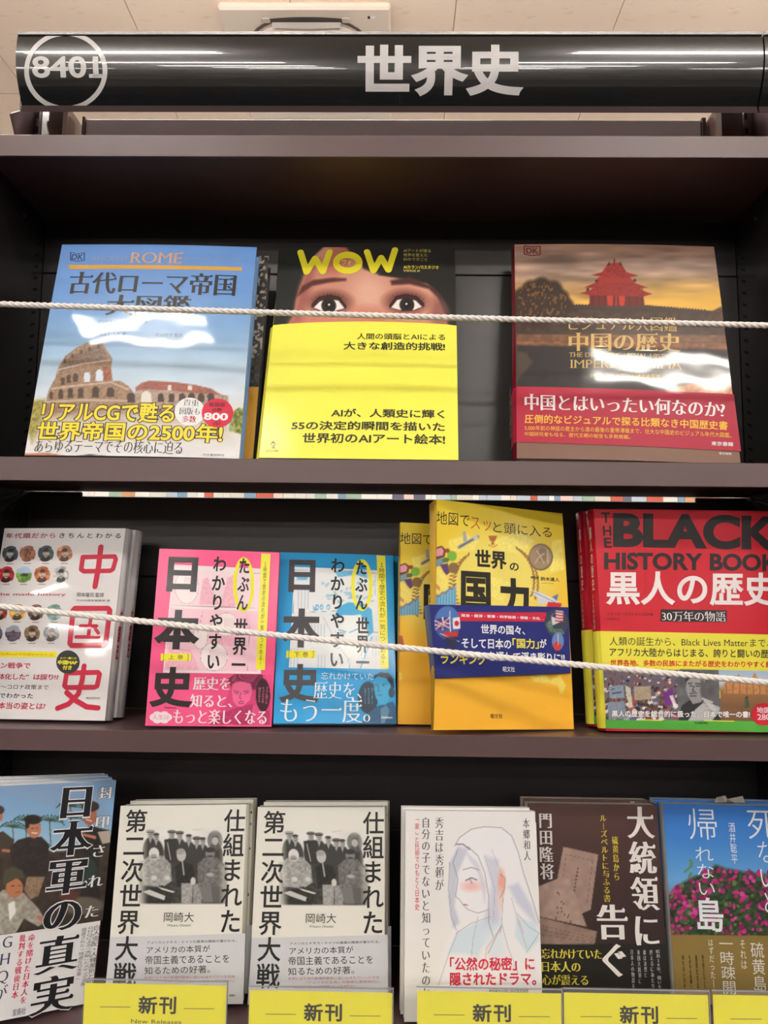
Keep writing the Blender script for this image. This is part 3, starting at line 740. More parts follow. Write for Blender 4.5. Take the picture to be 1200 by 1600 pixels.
# ---------------------------------------------------------------- upper shelf 1: blue book with the amphitheatre
crop(30, 360, 3)
root, sf, ss = make_book(POSE['rome'], THK['rome'], -1, (105, 150, 205), (60, 100, 160), hard=True, warp=(0.0022, 0.0012))
tag(root, 'large blue book with a ruined Roman amphitheatre on its cover', 'book', G1)
def art(p):
    p.grad([(60, (82, 130, 195)), (300, (98, 146, 208)), (480, (128, 170, 214)), (620, (176, 204, 228)), (760, (205, 218, 230)), (860, (214, 212, 208)), (960, (222, 220, 218)), (1065, (226, 226, 228))])
    p.noise(160, 50, 0.05, 3)
    p.poly([(28, 900), (60, 800), (120, 790), (140, 880), (60, 1000)], (150, 140, 70), 20, tex=.5)
    p.poly([(990, 860), (1030, 830), (1060, 840), (1060, 960), (980, 940)], (120, 130, 60), 6, tex=.9)
    W1 = [(128, 790), (140, 745), (170, 690), (185, 640), (215, 590), (270, 548), (330, 522), (385, 508), (410, 560), (436, 600), (430, 640), (437, 705), (475, 705), (512, 730), (545, 770), (560, 830), (560, 900), (110, 900)]
    p.poly(W1, (150, 122, 100), 3, tex=.35, ts=6)
    p.poly([(205, 620), (270, 575), (385, 535), (400, 560), (410, 600), (385, 610), (300, 620), (190, 665)], (125, 104, 90), 6, tex=.4, ts=5)
    for x, y in ((215, 612), (250, 590), (290, 570), (330, 556), (372, 545)): p.poly([(x-6, y-10), (x+6, y-12), (x+6, y+8), (x-6, y+10)], (84, 70, 62), 2)
    for (x, y, w_, h) in ((205, 705, 9, 26), (232, 695, 10, 28), (264, 690, 12, 30), (318, 688, 14, 34), (376, 680, 17, 36)):
        c = (205, 218, 230) if x > 300 else (80, 62, 52)
        p.ell(x, y-h*0.3, w_, w_, c, 2); p.poly([(x-w_, y-h*.3), (x+w_, y-h*.3), (x+w_, y+h*.7), (x-w_, y+h*.7)], c, 2)
    for (x, y, w_, h) in ((150, 775, 8, 24), (195, 770, 11, 27), (240, 765, 12, 28), (288, 765, 13, 29), (358, 762, 16, 30), (428, 765, 18, 24)):
        p.ell(x, y-h*0.5, w_, w_, (72, 54, 44), 2); p.poly([(x-w_, y-h*.5), (x+w_, y-h*.5), (x+w_, y+h*.7), (x-w_, y+h*.7)], (72, 54, 44), 2)
    p.line([(178, 655), (300, 625), (425, 608)], 7, (196, 178, 160), 3); p.line([(150, 742), (290, 725), (430, 712), (510, 745)], 8, (190, 170, 150), 3)
    p.poly([(390, 640), (430, 640), (437, 700), (398, 705)], (150, 92, 72), 5, tex=.4)
    p.line([(120, 805), (300, 795), (545, 800)], 9, (186, 168, 150), 4)
    R = [(545, 735), (575, 712), (605, 705), (720, 710), (830, 725), (900, 742), (945, 768), (980, 775), (985, 905), (545, 905)]
    p.poly(R, (168, 146, 132), 3, tex=.3, ts=6)
    p.poly([(545, 735), (605, 705), (720, 710), (830, 725), (900, 742), (945, 770), (830, 765), (700, 750), (600, 745), (545, 752)], (152, 92, 82), 4, tex=.25)
    for x in (705, 800): p.poly([(x-9, 725), (x+9, 727), (x+9, 750), (x-9, 748)], (222, 214, 206), 2)
    for x, w_ in ((524, 18), (596, 24), (664, 14), (714, 14), (764, 15), (808, 16), (853, 15), (898, 16)):
        c = (222, 216, 210) if x == 596 else (70, 54, 46)
        p.ell(x, 778, w_, w_, c, 2); p.poly([(x-w_, 778), (x+w_, 778), (x+w_, 806), (x-w_, 806)], c, 2)
    for x in range(560, 960, 34): p.ell(x, 850, 9, 16, (84, 66, 56), 4)
    for x in (955, 968): p.line([(x, 775), (x, 940)], 3, (120, 112, 108), 2)
    p.poly([(110, 870), (560, 850), (985, 870), (1000, 980), (60, 1000)], (214, 208, 198), 40, a=.75)
    for x, y, c in ((900, 960, (60, 80, 90)), (925, 958, (150, 110, 90)), (948, 962, (50, 60, 80))): p.ell(x, y, 5, 10, c, 2)
    p.poly([(22, 1045), (140, 1043), (240, 1060), (22, 1072)], (178, 120, 88), 4); p.poly([(240, 1062), (330, 1048), (500, 1070)], (90, 88, 100), 4)
picture(sf, 'cover_picture', root, None, art, res=1.6)
b = MB()
NV = (28, 52, 98)
for q in (((242, 104), (272, 112), (272, 109), (242, 101)), ((272, 109), (306, 104), (306, 107), (272, 112)), ((242, 142), (272, 147), (272, 143), (242, 139)), ((272, 143), (306, 140), (306, 143), (272, 147)), ((239, 103), (244, 103), (244, 142), (239, 142)), ((303, 104), (308, 104), (308, 143), (303, 143))):
    quad(sf, b, q, NV, n=1)
T(sf, b, 'DK', 249, 113, 299, 138, NV, 'B')
T(sf, b, 'ANCIENT', 340, 121, 512, 143, (122, 140, 178), 's'); T(sf, b, 'ROME', 523, 99, 763, 157, (200, 150, 112), 's', lay=4)
T(sf, b, 'THE DEFINITIVE VISUAL HISTORY', 770, 125, 1045, 145, (122, 140, 178), 's')
quad(sf, b, ((232, 163), (1045, 173), (1045, 190), (232, 182)), (206, 152, 48), n=8)
T(sf, b, '古代ローマ帝国', 243, 196, 1012, 308, BLK, 'M'); T(sf, b, '大図鑑', 413, 302, 800, 404, BLK, 'M')
NB = (44, 62, 96)
T(sf, b, 'アンドリュー・チャグ ほか著', 372, 419, 602, 436, NB, 'm'); T(sf, b, 'マシュー・ニコルズ 監修', 370, 440, 545, 457, NB, 'm')
T(sf, b, '辻元よしふみ 訳', 355, 476, 500, 496, NB, 'm'); T(sf, b, '辻元玲子 監訳', 640, 481, 768, 500, NB, 'm')
YL, DK_ = (240, 218, 60), (58, 48, 30)
T(sf, b, 'リアルCGで甦る', 111, 802, 727, 909, DK_, 'ho', lay=3); T(sf, b, 'リアルCGで甦る', 115, 806, 723, 905, YL, 'B', lay=4.5)
T(sf, b, '世界帝国の2500年!', 88, 892, 954, 1003, DK_, 'ho', lay=3); T(sf, b, '世界帝国の2500年!', 92, 896, 950, 999, YL, 'B', lay=4.5)
T(sf, b, 'あらゆるテーマでその核心に迫る', 80, 981, 762, 1050, BLK, 'm', lay=4)
T(sf, b, '河出書房新社', 860, 1046, 962, 1060, (80, 86, 100), 'r')
b.build('cover_lettering', root)
b = MB(); ell(sf, b, 800, 851, 71, 66, (236, 236, 238), 5, 36); T(sf, b, '貴重', 772, 793, 842, 826, BLK, 'm', 6); T(sf, b, '図版も', 755, 831, 846, 866, BLK, 'm', 6); T(sf, b, '多数', 765, 870, 830, 903, (190, 30, 60), 'M', 6)
ell(sf, b, 930, 857, 74, 68, (206, 30, 66), 5.5, 36); T(sf, b, '総図版', 892, 806, 966, 829, (60, 10, 25), 'b', 6.5); T(sf, b, '点数', 903, 833, 952, 852, (60, 10, 25), 'b', 6.5)
T(sf, b, '800', 868, 855, 978, 893, (240, 238, 238), 'h', 6.5); T(sf, b, '点!', 908, 896, 942, 915, (60, 10, 25), 'b', 6.5)
b.build('cover_roundels', root)
# the book standing behind it
pose = list(POSE['rome']); root, sf, ss = make_book(pose, 0.020, -1, (66, 62, 60), (40, 40, 42), hard=True, warp=(0.0012, 0), name='book')
put(root, pose, 0.0085, 0.0285)
tag(root, 'book behind the blue one, showing a strip of speckled dark cover with an ochre foot', 'book', G1)
def art(p):
    p.c[:] = (52, 50, 50); n = vnoise(p.x/14, p.y/16, 9); n2 = vnoise(p.x/6, p.y/9, 4); p.mix(((n*.6+n2*.4) > .55)*.9, (176, 168, 158)); 
    p.mix((p.y > 560)*.7, (34, 32, 32)); p.mix(p.y > 700, (196, 146, 48)); p.ell(1115, 1010, 8, 10, (40, 36, 30))
picture(sf, 'cover_picture', root, ((880, 66), (1118, 68), (1032, 1066), (800, 1066)), art, res=1.6)

# ---------------------------------------------------------------- upper shelf 2: yellow banded book with wide eyes
crop(400, 360, 3.3333)
root, sf, ss = make_book(POSE['wow'], 0.016, -1, (30, 32, 32), (196, 190, 50), hard=True, warp=(0.0016, 0.0014), fin='satin')
tag(root, 'black and yellow book whose cover shows two wide open eyes above a yellow band', 'book', G1)
def art(p):
    p.c[:] = (30, 33, 32)
    SK = (196, 138, 118)
    p.poly([(300, 135), (262, 200), (225, 300), (205, 370), (195, 440), (150, 520), (1010, 520), (985, 440), (945, 340), (900, 290), (820, 262), (760, 240), (640, 232), (560, 200), (520, 120), (455, 55), (380, 60)], SK, 14)
    p.poly([(262, 200), (225, 300), (195, 440), (150, 520), (240, 520), (262, 400), (300, 250), (330, 150)], (150, 84, 78), 40, a=.8)
    p.poly([(400, 60), (470, 60), (500, 170), (420, 240), (330, 230)], (172, 96, 84), 40, a=.7)
    p.ell(590, 330, 90, 90, (222, 176, 156), 110, a=.8); p.ell(860, 300, 70, 50, (214, 158, 134), 60, a=.7)
    p.ell(590, 470, 110, 60, (202, 112, 100), 70, a=.8); p.ell(330, 470, 120, 40, (200, 110, 102), 50, a=.6); p.ell(960, 420, 50, 80, (120, 72, 66), 50, a=.7)
    p.poly([(345, 60), (470, 60), (640, 150), (720, 225), (600, 215), (520, 150), (470, 90)], (46, 30, 28), 16)
    p.poly([(440, 60), (1035, 60), (1035, 490), (1005, 400), (960, 330), (890, 275), (760, 252), (640, 232), (700, 190), (560, 130)], (30, 28, 28), 12)
    p.poly([(215, 345), (240, 290), (300, 258), (400, 246), (470, 250), (470, 262), (380, 272), (290, 290), (235, 330)], (84, 42, 38), 12)
    p.poly([(700, 262), (800, 240), (930, 300), (960, 360), (900, 305), (800, 280), (706, 285)], (70, 40, 36), 14)
    for ex, ey, fl in ((385, 392, 1), (780, 388, -1)):
        p.ell(ex, ey-18, 112, 62, (112, 60, 54), 34, a=.8)
        p.poly([(ex-100*fl, ey+6), (ex-60*fl, ey-36), (ex, ey-50), (ex+50*fl, ey-40), (ex+86*fl, ey+14), (ex+20*fl, ey+34), (ex-50*fl, ey+30)], (58, 32, 30), 5)
        p.poly([(ex-84*fl, ey+10), (ex-52*fl, ey-22), (ex, ey-34), (ex+44*fl, ey-26), (ex+76*fl, ey+14), (ex+15*fl, ey+30), (ex-45*fl, ey+26)], (238, 228, 226), 4)
        p.ell(ex-6*fl, ey, 39, 39, (40, 27, 25), 4, bot=ey+30); p.ell(ex-6*fl, ey, 20, 20, (12, 10, 10), 4); p.ell(ex-4*fl, ey-5, 5, 5, (244, 244, 244), 3)
        p.line([(ex-92*fl, ey-6), (ex-56*fl, ey-42), (ex, ey-54), (ex+50*fl, ey-42), (ex+82*fl, ey+4)], 9, (40, 22, 20), 5)
        for k in range(9):
            u = -80+k*17; q = (ex+u*fl, ey-50+0.0045*u*u); p.line([q, (q[0]+(u*0.22)*fl, q[1]-16)], 2.5, (44, 26, 24), 2, a=.7)
        p.line([(ex-70*fl, ey+36), (ex, ey+46), (ex+60*fl, ey+36)], 6, (160, 84, 78), 5, a=.8)
picture(sf, 'cover_picture', root, ((118, 92), (1035, 92), (1043, 500), (95, 500)), art, res=1.2, fin='satin')
b = MB(); YW = (222, 212, 44)
def wow(x, w_):     # the three broad title letters
    pass
stroke(sf, b, [(232, 114), (264, 218), (308, 146), (348, 216), (384, 112)], 33, YW, 3, 'satin')
ell(sf, b, 478, 170, 77, 58, YW, 4, 40, ring=.42, fin='satin')
stroke(sf, b, [(578, 112), (612, 212), (652, 142), (690, 208), (724, 102)], 33, YW, 3, 'satin')
T(sf, b, 'ワォ', 449, 157, 496, 180, (232, 214, 120), 'b', 5, fin='satin')
YS = (190, 178, 90)
for t_, x0, y0, x1, y1 in (('AIアートが語る', 768, 97, 910, 116), ('世界を変えた', 768, 120, 893, 138), ('55のできごと', 768, 142, 893, 160)): T(sf, b, t_, x0, y0, x1, y1, YS, 'r', fin='satin')
T(sf, b, 'AIカランバ!スタジオ', 768, 182, 952, 203, YW, 'b', fin='satin'); T(sf, b, '宇野和美 訳', 768, 205, 855, 218, YS, 'b', fin='satin')
b.build('cover_lettering', root)
BH = 0.0008
b = MB(); hb = lambda a, bb: BH+0*a
V = []; F = []; n = 20
top = [sf.px(cx(88+957*i/n), cy(496-20*math.sin(math.pi*min(1, max(0, i/n)))**0.7+2*i/n)) for i in range(n+1)]
bot = [sf.px(cx(15+1040*i/n), cy(1186+12*i/n)) for i in range(n+1)]
for j in range(13):
    for i in range(n+1): V.append(top[i]*(1-j/12)+bot[i]*j/12)
V = np.array(V); V[:, 0] = np.clip(V[:, 0], -0.0004, sf.W+0.0004)
for j in range(12):
    for i in range(n): F.append((j*(n+1)+i, (j+1)*(n+1)+i, (j+1)*(n+1)+i+1, j*(n+1)+i+1))
bandm = ink((240, 238, 86), 'satin'); b.add(sf.pt(V[:, 0], V[:, 1], BH), F, bandm)
zt_ = float(top[0][1])
b.add([(-0.0004, 0.0005, BH), (-0.0004, zt_, BH), (-0.0045, zt_, -0.004), (-0.0045, 0.0005, -0.004)], [(0, 1, 2, 3)], bandm)
b.add([(sf.W+0.0004, 0.0005, BH), (sf.W+0.0004, zt_, BH), (sf.W+0.0004, zt_, -0.016), (sf.W+0.0004, 0.0005, -0.016)], [(0, 3, 2, 1)], bandm)
o = b.build('yellow_band', root); bd = o
b = MB(); OL = (52, 52, 26)
for t_, x0, y0, x1, y1, s_ in (('人間の頭脳とAIによる', 527, 538, 985, 576, 'b'), ('大きな創造的挑戦!', 457, 583, 985, 630, 'B'), ('AIが、人類史に輝く', 393, 930, 983, 983, 'B'), ('55の決定的瞬間を描いた', 188, 995, 983, 1050, 'B'), ('世界初のAIアート絵本!', 245, 1057, 985, 1119, 'B')):
    T(sf, b, t_, x0, y0, x1, y1, OL, s_, 8.5, fin='satin')
T(sf, b, 'あすなろ書房', 52, 1145, 118, 1157, OL, 'r', 8.5, fin='satin')
stroke(sf, b, [(78, 1116), (90, 1101), (102, 1116)], 4, OL, 8.5, 'satin'); stroke(sf, b, [(80, 1112), (90, 1108), (100, 1113)], 3, OL, 8.5, 'satin'); stroke(sf, b, [(82, 1122), (98, 1122), (84, 1136), (98, 1136), (92, 1128)], 3, OL, 8.5, 'satin')
b.build('band_lettering', root)

# ---------------------------------------------------------------- upper shelf 3: red book with the palace tower at dusk
crop(760, 360, 2.727)
root, sf, ss = make_book(POSE['china'], THK['china'], -1, (126, 96, 80), (150, 18, 42), hard=True, warp=(0.0024, 0.0014))
tag(root, 'large book with a red palace tower at dusk above a crimson band', 'book', G1)
def art(p):
    p.grad([(50, (146, 112, 92)), (110, (150, 122, 108)), (190, (162, 134, 116)), (250, (190, 148, 98)), (320, (222, 172, 78)), (350, (206, 150, 70)), (440, (60, 45, 38)), (1000, (60, 50, 46))])
    m = np.clip((340-p.y)/60, 0, 1); p.noise(150, 26, 0.42, 2, m)
    p.mix(np.clip((p.y-180)/120, 0, 1)*np.clip((p.x-500)/300, 0, 1)*np.clip((350-p.y)/10, 0, 1)*.7, (234, 184, 76))
    p.poly([(120, 325), (330, 318), (440, 322), (560, 318), (700, 322), (830, 334), (950, 342), (1040, 350), (1060, 720), (120, 720)], (58, 44, 36), 4)
    p.poly([(330, 316), (700, 320), (930, 342), (930, 352), (700, 334), (330, 330)], (66, 48, 40), 3)
    for k in range(46):
        x = 345+k*13; p.ell(x, 318+max(0, (x-640))*0.075, 4, 4, (50, 38, 32), 2)
    p.poly([(330, 335), (940, 355), (1010, 440), (130, 440), (130, 370)], (64, 48, 40), 10, tex=.4, ts=20)
    for x, y, r in ((150, 290, 40), (190, 262, 42), (235, 250, 44), (285, 262, 42), (320, 292, 34), (170, 330, 50), (270, 310, 60), (220, 340, 70), (345, 320, 26)):
        p.ell(x, y, r, r*1.15, (52, 36, 26), 16)
    n = vnoise(p.x/7, p.y/12, 3); p.mix(((n > .68) & (p.x < 350) & (p.y > 225) & (p.y < 370) & (p.sd([(130, 240), (230, 215), (340, 280), (340, 360), (130, 370)]) > 0))*.6, (140, 96, 50))
    p.poly([(960, 345), (1000, 325), (1015, 345), (1030, 420), (930, 400)], (72, 50, 36), 8, tex=.5)
    p.poly([(128, 442), (1020, 446), (1024, 476), (128, 470)], (112, 76, 54), 4, tex=.35, ts=16)
    p.poly([(128, 470), (1024, 478), (1035, 520), (128, 500)], (128, 82, 56), 8, tex=.5, ts=14)
    p.poly([(128, 488), (1030, 508), (1045, 690), (128, 670)], (38, 34, 34), 12, tex=.2, ts=30)
    p.poly([(128, 515), (170, 520), (200, 560), (160, 610), (128, 640)], (96, 78, 66), 16, a=.6)
    p.poly([(775, 690), (800, 668), (860, 655), (940, 650), (1000, 645), (1045, 655), (1055, 700)], (196, 132, 92), 8, tex=.3, ts=12)
    RD, RD2, RB = (140, 32, 26), (186, 52, 38), (74, 26, 22)
    p.poly([(438, 322), (440, 268), (500, 210), (600, 210), (668, 268), (674, 322)], (104, 28, 22), 3)
    for x in (452, 480, 505, 530, 552, 580, 610, 640, 664): p.line([(x, 250), (x, 320)], 5, RD2 if x in (552, 580, 530) else RB, 3)
    for x in (528, 578): p.poly([(x-16, 262), (x, 200), (x+14, 262), (x+10, 320), (x-10, 320)], RD2, 3)
    p.line([(545, 130), (545, 320)], 7, (70, 26, 22), 3)
    for q in ([(398, 267), (440, 256), (470, 240), (640, 240), (668, 256), (707, 271), (668, 282), (440, 276)], [(418, 242), (462, 224), (480, 200), (610, 200), (634, 224), (688, 244), (640, 250), (462, 248)]):
        p.poly(q, RD, 3, tex=.25, ts=7)
    p.poly([(478, 200), (520, 196), (548, 178), (576, 196), (612, 200), (630, 224), (462, 224)], (150, 40, 32), 4)
    p.poly([(448, 190), (492, 178), (512, 150), (525, 138), (545, 140), (566, 136), (580, 152), (598, 178), (650, 194), (598, 202), (500, 200)], RD, 3, tex=.3, ts=7)
    p.poly([(512, 150), (523, 132), (528, 148)], RB, 2); p.poly([(566, 150), (570, 130), (580, 150)], RB, 2); p.line([(545, 122), (545, 150)], 5, RB, 2)
    for q in (((470, 215), (480, 200)), ((632, 213), (622, 200)), ((432, 252), (442, 240))): p.ell(q[0][0], q[0][1], 7, 7, RB, 2)
    p.poly([(120, 880), (1090, 930), (1095, 1000), (120, 1000)], (122, 90, 76), 4)
picture(sf, 'cover_picture', root, None, art, res=1.4)
b = MB(); LG = (104, 20, 32)
for q in (((160, 68), (195, 73), (195, 69), (160, 64)), ((195, 69), (230, 66), (230, 70), (195, 73)), ((160, 104), (195, 110), (195, 106), (160, 100)), ((195, 106), (230, 102), (230, 106), (195, 110)), ((159, 66), (164, 66), (164, 104), (159, 104)), ((226, 68), (231, 68), (231, 105), (226, 105))):
    quad(sf, b, q, LG, n=1)
T(sf, b, 'DK', 169, 75, 222, 99, LG, 'B')
GO = (206, 172, 104)
T(sf, b, 'ビジュアル大図鑑', 350, 366, 812, 432, GO, 'm', sk=6); T(sf, b, '中国の歴史', 350, 436, 830, 518, GO, 'M', sk=3)
T(sf, b, 'THE DEFINITIVE VISUAL HISTORY', 352, 519, 824, 549, GO, 's', sk=9); T(sf, b, 'IMPERIAL CHINA', 355, 549, 831, 592, GO, 's', sk=5)
T(sf, b, 'DK社 編　佐川英治・岸本美緒 監修', 443, 608, 740, 631, GO, 'b', sk=6)
T(sf, b, '東京書籍', 990, 945, 1044, 958, (206, 196, 190), 'b')
b.build('cover_lettering', root)
b = MB(); cr_ = (168, 24, 56)
quad(sf, b, ((128, 666), (1053, 699), (1084, 943), (128, 903)), cr_, n=12, h=lambda a, bb: 0.0007+0*a)
A0 = sf.px(cx(128), cy(666)); A1 = sf.px(cx(128), cy(903))
b.add([(0, A1[1], 0.0007), (0, A0[1], 0.0007), (-0.0032, A0[1], -0.004), (-0.0032, A0[1], -0.0215), (-0.0032, A1[1], -0.0215), (-0.0032, A1[1], -0.004)], [(0, 1, 2, 5), (5, 2, 3, 4)], ink(cr_))
b.build('crimson_band', root)
b = MB(); WH = (232, 226, 226); YO = (238, 190, 66)
T(sf, b, '中国とはいったい何なのか?', 162, 698, 1015, 800, WH, 'M', 8, sk=34); T(sf, b, '圧倒的なビジュアルで探る比類なき中国歴史書', 162, 785, 1027, 853, YO, 'b', 8, sk=30)
T(sf, b, '5,000年前の神話の君主から清の最後の皇帝溥儀まで、壮大な中国史のビジュアル年代大図鑑。', 162, 832, 1042, 886, YO, 'r', 8, sk=32); T(sf, b, '中国研究者も唸る、歴代王朝の秘宝も多数掲載。', 162, 859, 612, 891, YO, 'r', 8, sk=14)
T(sf, b, '東京書籍', 957, 900, 1050, 922, WH, 'b', 8, sk=4)
b.build('band_lettering', root)
b = MB(); T(ss, b, '中国の歴史', 98, 690, 108, 870, (190, 150, 70), 'b', 2, v=True, fin='gloss'); b.build('spine_lettering', root)

# ---------------------------------------------------------------- middle shelf 1: white book, red brush-round title
crop(0, 800, 4.572)
root, sf, ss = make_book(POSE['chugoku'], 0.0175, 1, (222, 219, 220), (206, 200, 202), hard=False, warp=(0.0012, 0.0010), rnd=0.004)
tag(root, 'white book with red title strokes and small round portraits, at the left edge', 'book', G2)
b = MB(); TI = (190, 26, 60)
W_ = 38
stroke(sf, b, [(722, 250), (705, 390), (680, 532)], W_, TI, 3); stroke(sf, b, [(592, 322), (820, 318), (828, 340), (808, 408), (790, 420), (600, 424), (580, 410), (592, 322)], 32, TI, 3)
stroke(sf, b, [(536, 688), (772, 688), (786, 704), (756, 936), (740, 952), (514, 954), (500, 938), (524, 700), (536, 688)], 36, TI, 3)
stroke(sf, b, [(582, 742), (728, 742)], 26, TI, 3.3); stroke(sf, b, [(576, 815), (690, 815)], 26, TI, 3.3); stroke(sf, b, [(545, 893), (706, 893)], 26, TI, 3.3); stroke(sf, b, [(652, 742), (632, 893)], 26, TI, 3.3); stroke(sf, b, [(682, 836), (704, 864)], 24, TI, 3.3)
stroke(sf, b, [(478, 1150), (700, 1146), (712, 1160), (694, 1242), (676, 1252), (476, 1254), (462, 1240), (478, 1150)], 34, TI, 3); stroke(sf, b, [(602, 1100), (588, 1200), (560, 1300), (490, 1372), (412, 1402)], 36, TI, 3.3); stroke(sf, b, [(478, 1290), (540, 1345), (620, 1392), (702, 1400)], 36, TI, 3)
b.build('title_lettering', root)
b = MB()
T(sf, b, '年代順だから', 48, 150, 394, 188, (165, 44, 80), 'b', sp=1.12); T(sf, b, 'きちんとわかる', 428, 150, 862, 188, (44, 42, 44), 'b', sp=1.25)
T(sf, b, 'the made history', -20, 578, 472, 604, (180, 36, 70), 'b'); T(sf, b, '岡本隆司 監修', 553, 575, 742, 609, (44, 42, 44), 'r'); T(sf, b, 'かみゆ歴史編集部 著', 548, 624, 786, 641, (44, 42, 44), 'r')
quad(sf, b, ((-140, 995), (410, 997), (402, 1039), (-140, 1036)), (236, 226, 30), n=3); T(sf, b, 'ニュース×世界MAPで中国史がわかる!', -130, 1008, 385, 1028, (206, 100, 40), 'r')
RR = (186, 30, 66)
T(sf, b, 'アヘン戦争で', -98, 1072, 216, 1120, RR, 'b'); T(sf, b, '弱体化した”は誤り!?', -62, 1152, 416, 1202, RR, 'b', sp=.95); T(sf, b, '鉄器使用～コロナ政策まで', -160, 1228, 346, 1270, (44, 42, 44), 'r'); T(sf, b, '年表でわかった', -100, 1290, 236, 1333, (44, 42, 44), 'b'); T(sf, b, '本当の姿とは?', -8, 1357, 322, 1412, RR, 'b')
T(sf, b, '朝日新聞出版', 617, 1322, 716, 1336, (70, 66, 70), 'r')
b.build('cover_lettering', root)
b = MB(); ell(sf, b, 487, 1072, 84, 84, (46, 45, 44), 4.6, 36); T(sf, b, 'カバー裏には', 432, 1035, 548, 1053, (226, 216, 40), 'b', 5.4); T(sf, b, '中国MAP', 417, 1058, 553, 1092, (226, 216, 40), 'H', 5.4); T(sf, b, '付き', 452, 1095, 513, 1128, (226, 216, 40), 'h', 5.4); b.build('black_roundel', root)
b = MB(); 
for sl in (ss,):
    T(sl, b, '年代順だからきちんとわかる', 922, 225, 884, 640, (150, 70, 96), 'b', 2, v=True)
    T(sl, b, '中国史', 862, 690, 840, 1058, TI, 'h', 2, v=True); T(sl, b, '岡本隆司 監修', 826, 1172, 812, 1350, (90, 84, 88), 'r', 2, v=True)
b.build('spine_lettering', root)
# round portraits: each a small printed picture
cir = [(74, 300), (198, 298), (328, 297), (462, 297), (46, 447), (171, 447), (302, 446), (436, 446), (-4, 716), (124, 716), (255, 717), (388, 717), (-38, 866), (94, 868), (230, 868), (368, 868)]
bc = [(72, 78, 84), (160, 108, 84), (70, 84, 92), (190, 130, 104), (160, 40, 44), (110, 150, 60), (190, 110, 70), (206, 204, 200), (160, 60, 50), (206, 160, 70), (120, 90, 80), (120, 150, 150), (80, 80, 110), (86, 74, 92), (128, 106, 78), (150, 150, 156)]
for k, ((x, y), c0) in enumerate(zip(cir, bc)):
    def art(p, x=x, y=y, c0=c0, k=k):
        R_ = random.Random(k+3); p.c[:] = c0; p.noise(26, 22, 0.55, k+20); cc = np.array(c0, float)
        if k == 5: p.mix(p.y < y-8, (170, 196, 220)); p.poly([(x-30, y+8), (x-5, y-12), (x+35, y-6), (x+20, y+18)], (50, 48, 40), 8)
        elif k in (0, 2, 3, 4, 6, 7, 9, 14, 15, 8, 10):
            dk = (34, 34, 38) if k in (0, 2, 7) else tuple(cc*0.4); fc = (196, 176, 160) if k not in (0, 7) else (186, 186, 184)
            p.ell(x, y+46, 40, 30, dk, 8); p.ell(x+R_.uniform(-6, 6), y-2, 24, 30, fc, 7); p.ell(x, y-26, 26, 14, dk, 8); p.ell(x-8, y-4, 4, 3, dk, 3); p.ell(x+10, y-4, 4, 3, dk, 3); p.ell(x+2, y+14, 8, 3, dk, 4)
        elif k == 13: p.mix(p.y < y-10, (150, 158, 176)); p.poly([(x-40, y-8), (x, y-26), (x+40, y-8)], (84, 60, 60), 4); p.line([(x-46, y+10), (x+46, y+10)], 5, (190, 130, 100), 4)
        elif k == 1: [p.line([(x-20+q*9, y-36), (x-14+q*10, y+38)], 3, (96, 60, 48), 4) for q in range(5)]
        elif k == 11: p.ell(x, y-8, 34, 22, (170, 190, 184), 8); p.line([(x-30, y-8), (x+30, y-12)], 5, (60, 84, 86), 4)
    # clip the grid to a disc by laying it out on polar lines
    o = picture(sf, 'round_portrait', root, ((x-57, y-58), (x+57, y-58), (x+57, y+58), (x-57, y+58)), art, res=1.5, lay=2)
    me = o.data; c_ = sf.px(cx(x), cy(y)); rx = abs(sf.px(cx(x+56), cy(y))[0]-c_[0]); ry = abs(sf.px(cx(x), cy(y+57))[1]-c_[1])
    for v in me.vertices:
        u, w_ = (v.co.x-c_[0])/rx, (v.co.y-c_[1])/ry; m_ = max(abs(u), abs(w_)); r_ = math.hypot(u, w_)
        if r_ > 1e-6: f_ = m_/r_; v.co.x = c_[0]+u*f_*rx; v.co.y = c_[1]+w_*f_*ry
    if x > 0 or y > 800 or y < 500:
        bb = MB(); quad(sf, bb, ((x-26, y+68), (x+24, y+68), (x+24, y+73), (x-26, y+73)), (150, 110, 110), 2, 1); 
        q = bb.build('caption', root)
white_book = root
c = copy_tree(white_book); behind(c, 'chugoku', 1, 0.0045, 0.0030, 'second white book with a red title, showing its spine behind the first', G2)

